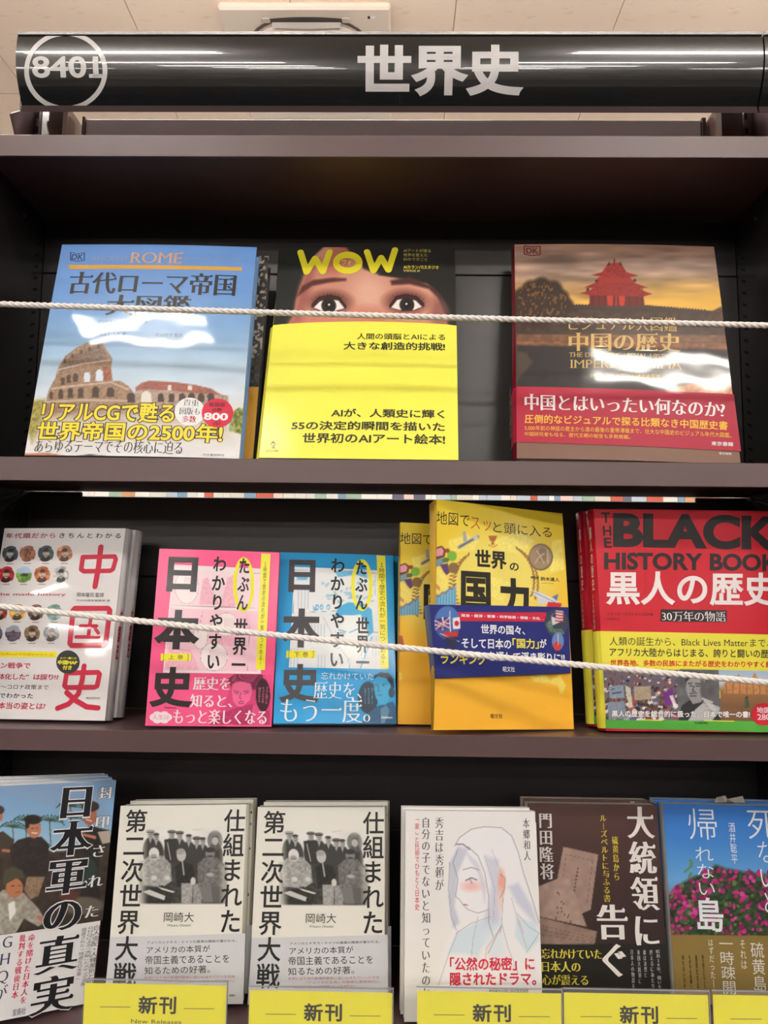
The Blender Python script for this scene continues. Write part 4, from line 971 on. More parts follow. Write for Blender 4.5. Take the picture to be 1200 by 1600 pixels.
# ---------------------------------------------------------------- middle shelf 2 and 3: pink and blue comic-backed volumes
def vol(key, bg, bg2, ti, crop_, q):
    crop(*crop_)
    root, sf, ss = make_book(POSE[key], 0.0135, 1, bg, bg, hard=False, warp=(0.0012, 0.0008), fin='satin')
    picture(sf, 'comic_page', root, q['panel'], q['art'], res=1.3, lay=1, fin='satin')
    b = MB(); K = dict(fin='satin')
    ell(sf, b, *q['ring'], (232, 226, 40), 2, 40, ring=.66, fin='satin')
    quad(sf, b, q['strip'], (234, 228, 50), 2, 6, fin='satin')
    x0, y0, x1, y1 = q['stript']; T(sf, b, '１時間で歴史の流れが一気につかめる!', x0, y0, x1, y1, (46, 44, 40), 'r', 3, v=True, **K)
    quad(sf, b, q['tag'], (234, 228, 50), 2.5, 2, fin='satin'); x0, y0, x1, y1 = q['tagt']; T(sf, b, q['tags'], x0, y0, x1, y1, (50, 48, 42), 'r', 3.3, sp=1.4, **K)
    for sx in (-1, 1):
        xx = (x0+x1)/2+sx*((x1-x0)/2+42); stroke(sf, b, [(xx-sx*10, y0-2), (xx, y0-2), (xx-2, y1+4), (xx-sx*10-2, y1+4)], 3, (50, 48, 42), 3.3, **K)
    b.build('yellow_labels', root)
    b = MB()
    for ch, bx_ in zip('日本史', q['title']): T(sf, b, ch, *bx_, ti, 'h' if ch != '本' else 'H', 3.6, **K)
    T(sf, b, 'わかりやすい', *q['c2'], BLK, 'B', 3.6, v=True, sp=1.12, **K); T(sf, b, 'たぶん', *q['c1a'], BLK, 'B', 3.6, v=True, sp=1.05, **K); T(sf, b, '世界一', *q['c1b'], BLK, 'B', 3.6, v=True, **K)
    b.build('title_lettering', root)
    return root, sf, ss
def art(p):
    p.c[:] = (236, 222, 226); PK = (232, 170, 190)
    p.poly([(262, 262), (975, 290), (955, 565), (240, 545)], (240, 214, 222), 3); p.poly([(240, 570), (950, 592), (935, 1080), (190, 1065)], (238, 196, 210), 3)
    for q in ([(470, 540), (500, 340), (540, 320), (600, 480), (640, 540)], [(640, 560), (700, 320), (760, 300), (760, 560)], [(190, 1065), (230, 880), (400, 900), (470, 1070)], [(600, 860), (760, 640), (840, 700), (740, 880)]): p.poly(q, PK, 8, a=.8, tex=.15)
    for x, y, rx, ry in ((370, 400, 95, 135), (590, 960, 110, 115), (690, 700, 95, 95), (480, 800, 60, 100)): p.ell(x, y, rx, ry, (150, 130, 140), 3, a=.8); p.ell(x, y, rx-3, ry-3, (240, 228, 230), 3)
    for x, y in ((355, 350), (680, 680), (560, 930), (620, 950)):
        for k in range(6): p.line([(x+k*14, y-30), (x+k*14-4, y+70)], 4, (206, 160, 176), 4, a=.6)
    for a_ in (((262, 262), (975, 290)), ((240, 548), (950, 568)), ((240, 568), (950, 592)), ((885, 590), (860, 1070)), ((500, 600), (460, 760))): p.line(a_, 2.5, (140, 110, 122), 2)
    for k in range(12): p.line([(850, 600+k*8), (930, 640+k*26)], 2, (226, 150, 178), 3, a=.6)
root, sf, ss = vol('pink', (236, 84, 138), None, (36, 30, 34), (220, 840, 5.159), dict(panel=((262, 218), (985, 252), (968, 1098), (178, 1088)), art=art,
    ring=(830, 380, 86, 222), strip=((972, 127), (1046, 131), (1000, 1068), (928, 1062)), stript=(992, 196, 976, 1036), tag=((163, 935), (405, 935), (402, 992), (160, 992)), tagt=(225, 944, 342, 984), tags='上巻',
    title=((226, 154, 447, 440), (126, 578, 466, 905), (90, 1040, 414, 1370)), c2=(588, 152, 638, 1058), c1a=(792, 166, 864, 586), c1b=(752, 650, 846, 1034)))
tag(root, 'bright pink volume with a black vertical title, standing left of the blue one', 'book', G2)
def art(p):
    p.c[:] = (230, 76, 132); p.poly([(690, 1300), (760, 1120), (820, 1100), (900, 1110), (1000, 1100), (1040, 1200), (1040, 1510), (560, 1510)], (206, 60, 118), 10, a=.8)
    DK2 = (110, 24, 62)
    p.poly([(700, 1140), (760, 1098), (980, 1102), (1000, 1200), (900, 1230), (890, 1180), (760, 1160), (730, 1210)], DK2, 5, tex=.5, ts=5)
    p.poly([(738, 1180), (800, 1160), (880, 1175), (900, 1240), (880, 1310), (820, 1362), (780, 1362), (745, 1320), (735, 1250)], (236, 104, 152), 4)
    for l in ([(750, 1232), (790, 1246)], [(830, 1240), (872, 1236)], [(756, 1250), (784, 1258)], [(836, 1256), (866, 1252)], [(806, 1250), (796, 1296), (812, 1300)], [(786, 1328), (808, 1318), (830, 1326)], [(790, 1340), (826, 1338)]): p.line(l, 5, DK2, 3)
    for k in range(14): p.line([(735+k*16, 1100), (742+k*12, 1165)], 3, (228, 90, 142), 2, a=.8)
    p.poly([(540, 1510), (640, 1420), (780, 1370), (900, 1340), (1040, 1400), (1040, 1510)], (176, 44, 96), 8, tex=.3, ts=9); p.poly([(880, 1510), (905, 1345), (960, 1360), (1000, 1510)], (220, 80, 134), 6)
    p.ell(985, 1270, 58, 134, (58, 20, 40), 3)
picture(sf, 'band_picture', root, ((560, 1098), (1058, 1104), (1050, 1512), (545, 1506)), art, res=1.2, lay=2.2, fin='satin')
b = MB(); WH = (240, 226, 232); K = dict(fin='satin')
T(sf, b, '歴史を', 426, 1120, 722, 1230, WH, 'M', 4.6, **K); T(sf, b, '知ると、', 400, 1262, 738, 1370, WH, 'M', 4.6, **K); T(sf, b, 'もっと楽しくなる', 265, 1382, 1012, 1506, WH, 'M', 4.6, **K)
for dx, dy, rx, ry in ((0, 0, 74, 40), (-55, 0, 36, 30), (55, 0, 36, 30), (-30, -22, 34, 26), (28, -22, 36, 26), (-30, 24, 34, 26), (28, 24, 36, 26)): ell(sf, b, 162+dx, 1448+dy, rx, ry, (236, 222, 228), 2.4+dx*.0004, 20, fin='satin')
T(sf, b, '人生は', 96, 1426, 228, 1466, (226, 130, 160), 'r', 4, **K); T(sf, b, 'Gakken', 190, 1360, 286, 1378, (120, 20, 60), 'b', 4.7, **K)
for k, s_ in enumerate(('さらに語りたい', 'たぶん大丈夫', '明日も会えるよ')): T(sf, b, s_[:6], 1008-k*30, 1200+k*4, 1024-k*30, 1340-k*6, (206, 120, 150), 'r', 4, v=True, **K)
b.build('band_lettering', root)

def art(p):
    p.c[:] = (224, 228, 230); BL = (70, 170, 220)
    p.poly([(200, 275), (870, 300), (875, 590), (195, 600)], (228, 232, 234), 3)
    for q in ([(225, 300), (320, 300), (315, 340), (225, 345)], [(400, 590), (355, 545), (360, 590)], [(530, 270), (780, 262), (800, 330), (700, 300), (560, 320)]): p.poly(q, BL, 8, a=.75, tex=.5)
    for k in range(40):
        R_ = random.Random(k); p.ell(R_.uniform(430, 860), R_.uniform(350, 520), R_.uniform(6, 22), R_.uniform(5, 16), (120, 180, 210), 6, a=.6)
    p.poly([(560, 560), (640, 520), (760, 530), (830, 580), (845, 760), (800, 800), (790, 700), (740, 620), (600, 640), (530, 640)], BL, 8)
    p.poly([(550, 640), (600, 625), (735, 625), (780, 720), (770, 880), (700, 980), (640, 980), (570, 880), (540, 760)], (232, 236, 236), 4)
    for l in ([(550, 640), (540, 760), (570, 880), (640, 975), (700, 975)], [(770, 880), (745, 950)], [(440, 640), (520, 800), (560, 900)]): p.line(l, 3, (120, 140, 156), 2)
    for l in ([(560, 742), (620, 758)], [(650, 765), (720, 735)], [(575, 765), (615, 770)]): p.line(l, 8, BL, 4)
    p.line([(830, 800), (740, 1050)], 10, BL, 5); p.line([(640, 975), (650, 1050)], 6, BL, 4)
    for x, y, n_ in ((345, 700, 5), (180, 900, 3), (400, 950, 3), (840, 800, 3), (240, 420, 4), (860, 310, 1)):
        for k in range(n_): p.line([(x+k*26, y), (x+k*26-3, y+150)], 9, (150, 176, 196), 8, a=.55)
    for a_ in (((200, 262), (870, 290)), ((195, 608), (560, 590)), ((800, 760), (880, 764)), ((205, 262), (195, 608))): p.line(a_, 2.5, (110, 130, 145), 2)
    for x in (390, 425, 480): p.ell(x, 560, 14, 22, BL, 5); p.ell(x, 562, 7, 12, (228, 232, 234), 3)
TB = (62, 62, 68)
root, sf, ss = vol('blue', (20, 150, 212), None, TB, (420, 840, 5.159), dict(panel=((208, 236), (872, 264), (962, 1062), (162, 1046)), art=art,
    ring=(750, 384, 87, 208), strip=((869, 142), (938, 148), (966, 1058), (898, 1050)), stript=(888, 206, 944, 1026), tag=((142, 912), (378, 912), (374, 970), (140, 970)), tagt=(205, 920, 318, 964), tags='下巻',
    title=((166, 178, 372, 442), (108, 570, 418, 888), (92, 1018, 412, 1330)), c2=(502, 168, 606, 1040), c1a=(696, 182, 798, 582), c1b=(702, 640, 812, 1016)))
tag(root, 'sky blue volume with a dark grey vertical title, right of the pink one', 'book', G2)
def art(p):
    p.c[:] = (20, 150, 212); p.ell(800, 1290, 80, 130, (22, 48, 70), 3)
    p.poly([(745, 1500), (800, 1420), (870, 1360), (920, 1345), (1000, 1320), (1028, 1360), (1032, 1500)], (22, 84, 126), 4, tex=.2)
    p.poly([(905, 1500), (900, 1380), (950, 1350), (975, 1400), (930, 1500)], (200, 222, 232), 4, a=.35)
    p.poly([(850, 1110), (900, 1085), (960, 1090), (1000, 1130), (1012, 1200), (1000, 1290), (985, 1250), (980, 1180), (940, 1130), (880, 1120), (846, 1150)], (24, 40, 60), 4)
    p.poly([(848, 1140), (880, 1118), (950, 1135), (982, 1200), (975, 1290), (940, 1350), (900, 1345), (862, 1290), (848, 1220)], (56, 160, 208), 4)
    p.ell(990, 1250, 26, 40, (30, 60, 84), 5)
    for l in ([(856, 1182), (890, 1186)], [(912, 1182), (948, 1178)], [(886, 1190), (880, 1236), (898, 1240)], [(876, 1272), (912, 1268)]): p.line(l, 5, (26, 70, 104), 3)
    p.ell(866, 1194, 10, 5, (26, 70, 104), 3); p.ell(925, 1192, 10, 5, (26, 70, 104), 3)
picture(sf, 'band_picture', root, ((700, 1075), (1012, 1082), (1030, 1498), (690, 1494)), art, res=1.2, lay=2.2, fin='satin')
b = MB(); WH = (226, 234, 240)
T(sf, b, '忘れかけていた', 422, 1086, 844, 1148, WH, 'r', 4.6, **K); T(sf, b, '歴史を、', 362, 1160, 748, 1300, WH, 'm', 4.6, **K); T(sf, b, 'もう一度。', 96, 1292, 816, 1490, WH, 'm', 4.6, **K)
T(sf, b, 'Gakken', 905, 1440, 996, 1458, WH, 'B', 4.6, **K)
for k, s_ in enumerate(('現代へ通じる', '明治大正昭和', '世界のことも')): T(sf, b, s_, 826-k*28, 1212+k*2, 840-k*28, 1340, (90, 160, 196), 'r', 3.4, v=True, **K)
b.build('band_lettering', root)
c = copy_tree(root); behind(c, 'blue', 1, 0.0085, 0.0045, 'second sky blue volume, its yellow strip showing behind the first', G2)

# ---------------------------------------------------------------- middle shelf 4: yellow map books
crop(610, 770, 4)
PY = POSE['yellow']
lift = lambda a, b: 0.016*np.clip(b/PY[7], 0, 1)**2*(1-np.clip(a/PY[6], 0, 1))+0.002*np.sin(np.pi*np.clip(b/PY[7], 0, 1))
def yellow_book(pose, wfn, t=0.007):
    root, sf, ss = make_book(pose, t, -1, (238, 190, 60), (236, 190, 60), wfn=wfn, fin='satin')
    def art(p):
        p.grad([(50, (226, 200, 46)), (500, (232, 200, 56)), (900, (240, 186, 52)), (1500, (238, 176, 46))])
        p.ell(660, 560, 330, 330, (236, 222, 120), 220, a=.8)
        for q in ([(250, 500), (300, 460), (360, 540), (420, 520), (400, 620), (330, 700), (300, 640), (250, 690)], [(360, 300), (480, 260), (560, 300), (520, 360), (380, 370)], [(640, 300), (800, 240), (900, 300), (820, 380), (680, 360)],
                  [(1010, 300), (1075, 290), (1085, 480), (1000, 500)], [(870, 1150), (960, 1130), (1000, 1170), (1060, 1140), (1095, 1200), (1080, 1250), (1060, 1255), (1050, 1205), (990, 1190), (900, 1180)], [(620, 520), (760, 560), (700, 690), (560, 600)], [(240, 1090), (290, 1110), (300, 1160), (260, 1170)]):
            p.poly(q, (242, 228, 120), 16, a=.8, tex=.1)
        LB = (150, 112, 52)
        for k in range(15):
            u = k/14; a0_ = math.radians(205-u*75); x, y = 640+255*math.cos(a0_), 590-255*math.sin(a0_)
            for sg_ in (-1, 1): p.ell(x+sg_*12, y-8*sg_, 15, 6, LB, 3, rot=a0_+1.2*sg_-1.57)
            a0_ = math.radians(-20+u*75); x, y = 660+250*math.cos(a0_), 560-250*math.sin(a0_)
            for sg_ in (-1, 1): p.ell(x+sg_*12, y+8*sg_, 15, 6, LB, 3, rot=-a0_+1.2*sg_)
        p.ell(940, 402, 76, 84, (104, 86, 66), 4); p.ell(938, 400, 68, 76, (150, 126, 96), 4); p.ell(950, 390, 30, 42, (128, 104, 78), 8)
        for l in ([(905, 440), (930, 400), (960, 380)], [(915, 360), (960, 440)], [(980, 360), (985, 440)]): p.line(l, 7, (186, 164, 132), 5)
        p.poly([(612, 268), (668, 268), (655, 300), (646, 306), (650, 324), (630, 324), (634, 306), (622, 298)], (170, 100, 40), 4); 
        for k in range(5): p.ell(618+k*12, 338-abs(k-2)*5, 4, 4, (190, 70, 40), 3)
        # satellite
        p.line([(430, 340), (500, 300), (545, 275)], 22, (150, 150, 150), 4); p.line([(436, 336), (545, 275)], 6, (70, 76, 84), 3); p.poly([(452, 244), (470, 240), (480, 300), (456, 306)], (160, 164, 168), 4); p.ell(532, 282, 16, 14, (196, 196, 196), 4)
        # fruit and fish pile
        p.poly([(262, 350), (320, 330), (345, 352), (340, 400), (290, 420), (262, 400)], (96, 66, 44), 4); p.poly([(272, 355), (320, 342), (332, 360), (328, 390), (280, 400)], (220, 150, 170), 4)
        p.ell(385, 395, 30, 32, (120, 176, 60), 4); p.ell(302, 436, 40, 22, (120, 150, 160), 4, rot=-.4); p.ell(355, 362, 16, 14, (150, 60, 40), 4); p.poly([(310, 450), (360, 440), (370, 500), (350, 515), (330, 490)], (88, 56, 110), 4); p.ell(395, 470, 34, 34, (128, 100, 60), 4); p.ell(345, 420, 22, 16, (90, 110, 60), 4)
        # bar chart with a rising line
        p.poly([(264, 690), (264, 660), (330, 620), (380, 590), (410, 575), (410, 700), (264, 705)], (120, 176, 206), 3)
        for k in range(8): p.line([(275+k*18, 700), (275+k*18, 640-k*6)], 5, (70, 130, 176), 2)
        p.line([(262, 660), (290, 640), (300, 652), (325, 620), (345, 630), (370, 596), (385, 604), (408, 566)], 5, (150, 60, 50), 3)
        p.poly([(250, 560), (276, 556), (280, 590), (252, 596)], (60, 90, 150), 3); p.poly([(276, 560), (310, 590), (308, 616), (280, 592)], (214, 150, 100), 3)
        # jet
        p.poly([(880, 608), (930, 620), (1010, 656), (1068, 690), (1060, 712), (985, 700), (910, 650)], (216, 218, 222), 3); p.poly([(985, 680), (1070, 690), (1066, 716), (975, 716)], (196, 36, 40), 3); p.poly([(1010, 650), (1050, 632), (1040, 676)], (90, 110, 170), 3); p.poly([(925, 655), (985, 668), (960, 700), (915, 690)], (206, 208, 214), 3); p.line([(890, 618), (1040, 690)], 4, (90, 110, 160), 3)
        p.poly([(160, 900), (180, 860), (230, 840), (300, 850), (320, 960), (160, 960)], (170, 90, 60), 5)
    picture(sf, 'cover_picture', root, None, art, res=1.4, fin='satin')
    b = MB(); BB = (34, 30, 20)
    T(sf, b, '地図で', 288, 112, 494, 214, BB, 'r', **K); T(sf, b, 'スッ', 502, 152, 628, 240, (190, 62, 30), 'l', **K); T(sf, b, 'と頭に入る', 642, 180, 1008, 282, BB, 'r', **K)
    T(sf, b, '世界', 528, 352, 728, 482, BB, 'h', **K); T(sf, b, 'の', 744, 436, 802, 490, BB, 'B', **K)
    T(sf, b, '国', 440, 486, 628, 742, BB, 'h', **K); T(sf, b, '力', 674, 528, 872, 800, BB, 'H', **K)
    T(sf, b, '新監修', 876, 520, 928, 540, BB, 'b', **K); T(sf, b, '鈴木達人', 938, 524, 1056, 557, BB, 'b', **K); T(sf, b, 'Suzuki Tatsuto', 945, 560, 1020, 571, BB, 'r', **K)
    T(sf, b, '昭文社', 625, 1381, 700, 1410, BB, 'b', **K)
    b.build('cover_lettering', root)
    return root, sf, ss
yroot, sf, ss = yellow_book(PY, lift)
tag(yroot, 'yellow book of world facts with a dark blue band, its corner curling forward', 'book', G2)
def belt(sf, root, t=0.007):
    hb = lambda a, bb: 0.0025+0.003*np.sin(np.pi*np.clip(a/sf.W, 0, 1))
    def art(p):
        p.c[:] = (22, 34, 112)
        p.poly([(412, 745), (975, 748), (980, 806), (408, 802)], (196, 24, 52), 3)
        p.ell(356, 812, 80, 104, (70, 110, 180), 4); m = ((p.x-356)/80)**2+((p.y-812)/104)**2 < 1
        p.mix(m*np.clip((p.y-800)/100, 0, 1)*.8, (60, 60, 120))
        p.poly([(280, 790), (370, 775), (372, 850), (284, 856)], (30, 50, 120), 3)
        for l in ([(282, 800), (370, 845)], [(284, 852), (370, 780)], [(326, 782), (328, 854)], [(282, 826), (372, 814)]): p.line(l, 10, (226, 226, 230), 3); p.line(l, 4, (190, 30, 50), 2)
        p.poly([(390, 782), (434, 778), (436, 850), (392, 852)], (228, 226, 228), 3); p.ell(414, 816, 15, 17, (190, 30, 50), 3, top=0)
        p.line([(370, 740), (376, 880)], 5, (226, 226, 226), 2); p.poly([(330, 870), (425, 870), (420, 900), (340, 902)], (190, 50, 50), 3); p.line([(312, 880), (430, 930)], 4, (220, 220, 220), 3)
        p.poly([(345, 900), (420, 900), (412, 970), (350, 965)], (34, 34, 60), 14, a=.8)
        p.ell(1038, 812, 74, 88, (50, 60, 80), 6); p.poly([(1005, 770), (1035, 735), (1080, 740), (1078, 800), (1010, 830)], (206, 206, 210), 4)
        for k in range(4): p.line([(1030, 745+k*18), (1082, 750+k*18)], 8, (180, 30, 46), 2)
        p.poly([(1005, 775), (1030, 740), (1036, 780)], (40, 56, 120), 3)
        p.poly([(970, 820), (1005, 790), (1020, 850), (1070, 850), (1090, 880), (1060, 890), (1000, 870)], (86, 110, 100), 6, tex=.4)
        p.ell(1047, 928, 37, 56, (92, 130, 190), 4); p.poly([(1012, 950), (1040, 925), (1072, 950), (1060, 985), (1030, 985)], (190, 60, 60), 4); p.line([(1048, 885), (1048, 950)], 6, (200, 170, 150), 3)
    P = ((240, 700), (1105, 717), (1120, 1127), (277, 1160))
    o = picture(sf, 'blue_band', root, P, art, res=1.2, fin='gloss', h=hb)
    b = MB(); q = [sf.px(cx(x), cy(y)) for x, y in P]
    for i0, i1, xx in ((0, 3, -1), (1, 2, 1)):
        A_, B_ = q[i0], q[i1]; pa = sf.pt(A_[0], A_[1], 0.0025); pb = sf.pt(B_[0], B_[1], 0.0025)
        b.add([pa, pb, (pb[0]+xx*0.001, pb[1], -t), (pa[0]+xx*0.001, pa[1], -t)], [(0, 1, 2, 3)], ink((22, 34, 112)))
    for (u0, u1) in (((0, 1), None),):
        n = 10
        for (ia, ib) in ((3, 2), (0, 1)):
            V = []
            for i in range(n+1):
                p_ = q[ia]*(1-i/n)+q[ib]*i/n; h_ = hb(np.array(p_[0]), p_[1]); V += [sf.pt(p_[0], p_[1], h_), sf.pt(p_[0], p_[1], h_-0.0004)]
            b.add(V, [(2*i, 2*i+1, 2*i+3, 2*i+2) for i in range(n)], ink((232, 232, 236)))
    b.build('band_edge', o)
    s2 = Surf(sf.O, sf.U, sf.V, sf.N, sf.W, sf.H, lambda a, bb: sf.warp(a, bb)+hb(a, bb)); b = MB(); WH = (228, 230, 238); YY = (226, 214, 70)
    T(s2, b, '政治・経済・軍事・科学技術・情報・文化…', 442, 756, 957, 796, WH, 'B', 1.2); T(s2, b, '世界の国々、', 565, 822, 842, 890, WH, 'B', 1.2)
    T(s2, b, 'そして日本の', 445, 906, 755, 978, WH, 'B', 1.2); T(s2, b, '「国力」', 762, 908, 928, 976, YY, 'B', 1.2); T(s2, b, 'が', 932, 912, 977, 970, WH, 'B', 1.2)
    T(s2, b, 'ランキング', 315, 996, 602, 1076, YY, 'B', 1.2); T(s2, b, 'を通して浮き彫りに!!', 608, 990, 1090, 1062, WH, 'B', 1.2); T(s2, b, '昭文社', 702, 1085, 778, 1120, WH, 'b', 1.2)
    b.build('band_lettering', o)
    return o
yl = copy_tree(yroot); put(yl, POSE['yellow_left'], 0, 0.037); yl.scale = (0.93, 0.93, 0.93); tag(yl, 'yellow book without a band, standing behind and left of the curling one', 'book', G2)
yr = copy_tree(yroot)
pr = list(POSE['yellow_left']); pr[3] = 0.052; put(yr, pr, 0.0, 0.0700); yr.scale = (0.93, 0.93, 0.93); tag(yr, 'yellow book at the back, only a sliver showing right of the curling one', 'book', G2)
belt(sf, yroot)
bb = MB(); box(bb, -0.001, 0.1492, 0.004, 0.075, -0.008, 0.0012, ink((22, 34, 112)), 0.0005); bb.build('blue_band', yr)

# ---------------------------------------------------------------- middle shelf 5: red book with the heavy black title
crop(900, 780, 4)
root, sf, ss = make_book(POSE['black'], 0.020, -1, (190, 16, 40), (176, 16, 36), hard=False, warp=(0.0015, 0.001), rnd=0.005, fin='matt')
tag(root, 'thick red book with heavy black capitals and a yellow photo band, at the right edge', 'book', G2)
b = MB(); BK = (28, 22, 24)
T(sf, b, 'BLACK', 232, 84, 1262, 322, BK, 'H', sk=22, fin='matt')
for ch, q in zip('THE', ((156, 82, 216, 148), (166, 166, 222, 230), (173, 240, 224, 304))): T(sf, b, ch, *q, BK, 'B', fin='matt')
T(sf, b, 'HISTORY BOOK', 176, 332, 1262, 452, BK, 'h', sk=12, fin='matt')
T(sf, b, '黒人の歴史', 186, 450, 1262, 670, (232, 224, 224), 'B', 3.6, sk=10, fin='matt')
quad(sf, b, ((529, 688), (942, 694), (941, 769), (528, 764)), (34, 26, 28), 3, 4, fin='matt'); T(sf, b, '30万年の物語', 533, 698, 937, 766, (224, 218, 218), 'm', 4, fin='matt')
T(sf, b, 'ネマータ・ブライデン ほか著', 190, 706, 482, 732, (90, 10, 24), 'r', fin='matt'); T(sf, b, '沢田博 訳', 190, 740, 272, 758, (90, 10, 24), 'r', fin='matt')
b.build('cover_lettering', root)
def art(p):
    p.c[:] = (222, 214, 66); YT = 1060
    # crowd with placards
    cl = [(206, 206, 212), (60, 44, 40), (120, 80, 64), (176, 60, 64), (84, 96, 140), (30, 28, 32), (160, 160, 172), (220, 220, 226), (96, 66, 54)]
    pm = p.sd([(168, 1058), (628, 1068), (640, 1380), (186, 1378)]) > 0
    sv = p.c.copy(); p.c[:] = (104, 92, 104)
    R_ = random.Random(5)
    for k in range(260):
        y = 1062+320*(k/260)**0.9; x = R_.uniform(165, 650); r = 5+11*(k/260)
        p.ell(x, y, r*R_.uniform(.8, 1.5), r*R_.uniform(.7, 1.3), cl[R_.randrange(len(cl))], 3)
        if R_.random() < .55: p.ell(x, y-r, r*.55, r*.6, (86, 56, 44), 2)
    for q, c in (([(205, 1168), (296, 1160), (302, 1240), (212, 1246)], (132, 150, 170)), ([(360, 1172), (468, 1168), (470, 1250), (364, 1256)], (168, 154, 132)), ([(196, 1270), (300, 1262), (322, 1370), (205, 1375)], (120, 132, 150)), ([(306, 1160), (340, 1180), (356, 1300), (330, 1305)], (196, 190, 170)), ([(546, 1212), (600, 1180), (626, 1260), (560, 1300)], (112, 44, 130)), ([(584, 1230), (606, 1225), (634, 1300), (618, 1312)], (226, 214, 220))):
        p.poly(q, c, 3, tex=.15)
    p.line([(222, 1190), (240, 1184)], 6, (50, 60, 80), 3); p.line([(230, 1214), (282, 1206)], 8, (50, 60, 80), 4)
    crowd = p.c.copy(); p.c = np.where(pm[:, None], crowd, sv)
    # portrait
    pm = p.sd([(628, 1064), (890, 1066), (908, 1384), (640, 1382)]) > 0; sv = p.c.copy(); p.c[:] = (92, 94, 98)
    p.noise(60, 60, .25, 4); p.poly([(640, 1384), (660, 1290), (720, 1250), (820, 1270), (890, 1330), (905, 1384)], (40, 40, 44), 6)
    p.ell(752, 1130, 70, 50, (36, 34, 36), 8); p.poly([(690, 1140), (720, 1112), (800, 1110), (820, 1160), (815, 1230), (780, 1270), (730, 1280), (700, 1230), (686, 1190)], (150, 150, 152), 6)
    p.poly([(780, 1120), (822, 1150), (818, 1240), (790, 1268), (775, 1200)], (92, 92, 94), 14)
    for l in ([(702, 1152), (724, 1150)], [(746, 1152), (780, 1154)], [(712, 1166), (726, 1166)], [(750, 1168), (772, 1168)], [(736, 1170), (728, 1198), (744, 1202)], [(714, 1214), (754, 1212)], [(714, 1230), (752, 1230)]): p.line(l, 6, (44, 42, 44), 4)
    p.poly([(700, 1384), (742, 1318), (796, 1270), (850, 1280), (900, 1300), (896, 1330), (850, 1384)], (178, 178, 180), 5)
    for k in range(4): p.line([(790+k*14, 1246+k*18), (850+k*10, 1270+k*22)], 13, (196, 196, 198), 4); p.line([(786+k*14, 1254+k*18), (846+k*10, 1280+k*22)], 3, (90, 90, 92), 3)
    p.c = np.where(pm[:, None], p.c, sv)
    pm = p.sd([(892, 1066), (1400, 1075), (1400, 1390), (908, 1384)]) > 0; sv = p.c.copy(); p.grad([(1060, (150, 176, 206)), (1150, (190, 200, 210)), (1200, (150, 108, 72)), (1390, (110, 78, 56))])
    p.poly([(925, 1215), (925, 1145), (985, 1140), (1010, 1100), (1020, 1092), (1032, 1130), (1095, 1130), (1112, 1090), (1120, 1082), (1136, 1125), (1190, 1130), (1260, 1100), (1330, 1130), (1330, 1225)], (190, 134, 84), 3, tex=.2, ts=10)
    for k in range(9): p.line([(940+k*42, 1150), (940+k*42, 1215)], 5, (120, 80, 50), 4)
    p.poly([(1055, 1240), (1075, 1232), (1085, 1300), (1055, 1305)], (70, 90, 60), 4); p.ell(1067, 1238, 7, 8, (60, 50, 40), 2)
    p.c = np.where(pm[:, None], p.c, sv)
    p.mix(p.y > 1378+(p.x-187)*0.012, (76, 164, 58))
P = ((150, 824), (1288, 848), (1300, 1459), (186, 1432))
picture(sf, 'photo_band', root, P, art, res=1.3, fin='matt', h=lambda a, bb: 0.0006+0*a)
b = MB(); OT = (50, 48, 24)
T(sf, b, '人類の誕生から、Black Lives Matterまで、', 208, 860, 1205, 926, OT, 'r', 7, sk=12, fin='matt'); T(sf, b, 'アフリカ大陸からはじまる、誇りと闘いの歴史', 208, 928, 1250, 994, OT, 'b', 7, sk=12, fin='matt')
T(sf, b, '世界各地、多数の民族にまたがる歴史をわかりやすく解説', 213, 1002, 1262, 1054, (196, 44, 24), 'B', 7, sk=12, fin='matt')
T(sf, b, '黒人の歴史を総合的に扱った、日本で唯一の書!', 217, 1315, 1086, 1368, (30, 28, 30), 'bo', 7, sk=6, fin='matt'); T(sf, b, '黒人の歴史を総合的に扱った、日本で唯一の書!', 220, 1318, 1084, 1366, (234, 230, 230), 'B', 8, sk=6, fin='matt')
T(sf, b, '河出書房新社', 735, 1391, 826, 1405, (26, 70, 24), 'b', 7, fin='matt')
ell(sf, b, 1172, 1344, 80, 70, (200, 24, 48), 8.4, 36, fin='matt'); T(sf, b, '地図', 1124, 1298, 1212, 1338, (232, 200, 210), 'B', 9, fin='matt'); T(sf, b, '280', 1128, 1342, 1212, 1380, (232, 200, 210), 'B', 9, fin='matt')
b.build('band_lettering', root)
b = MB(); zA = float(sf.px(cx(150), cy(824))[1]); zB = float(sf.px(cx(186), cy(1432))[1])
n = 8; V = []
for yv in (zB, zA):
    for k in range(n+1):
        u = k/n; V.append((-(0.0054*math.sin(math.pi*u)**0.6)-0.0003, yv, 0.0006-0.0206*u))
b.add(V, [(k, n+1+k, n+2+k, k+1) for k in range(n)], ink((222, 214, 66), 'matt')); b.build('band_spine', root)
b = MB(); 
T(ss, b, '黒人の歴史', 82, 184, 118, 568, (228, 220, 220), 'b', 2, v=True, fin='matt'); T(ss, b, '30万年の物語', 101, 600, 123, 810, (214, 190, 190), 'b', 2, v=True, fin='matt'); T(ss, b, '人類の誕生からはじまる', 114, 862, 134, 1250, OT, 'r', 5, v=True, fin='matt')
b.build('spine_lettering', root)
c = copy_tree(root); behind(c, 'black', 1, -0.0055, 0.0036, 'second thick red book with a yellow band, its spine just showing behind the first', G2)

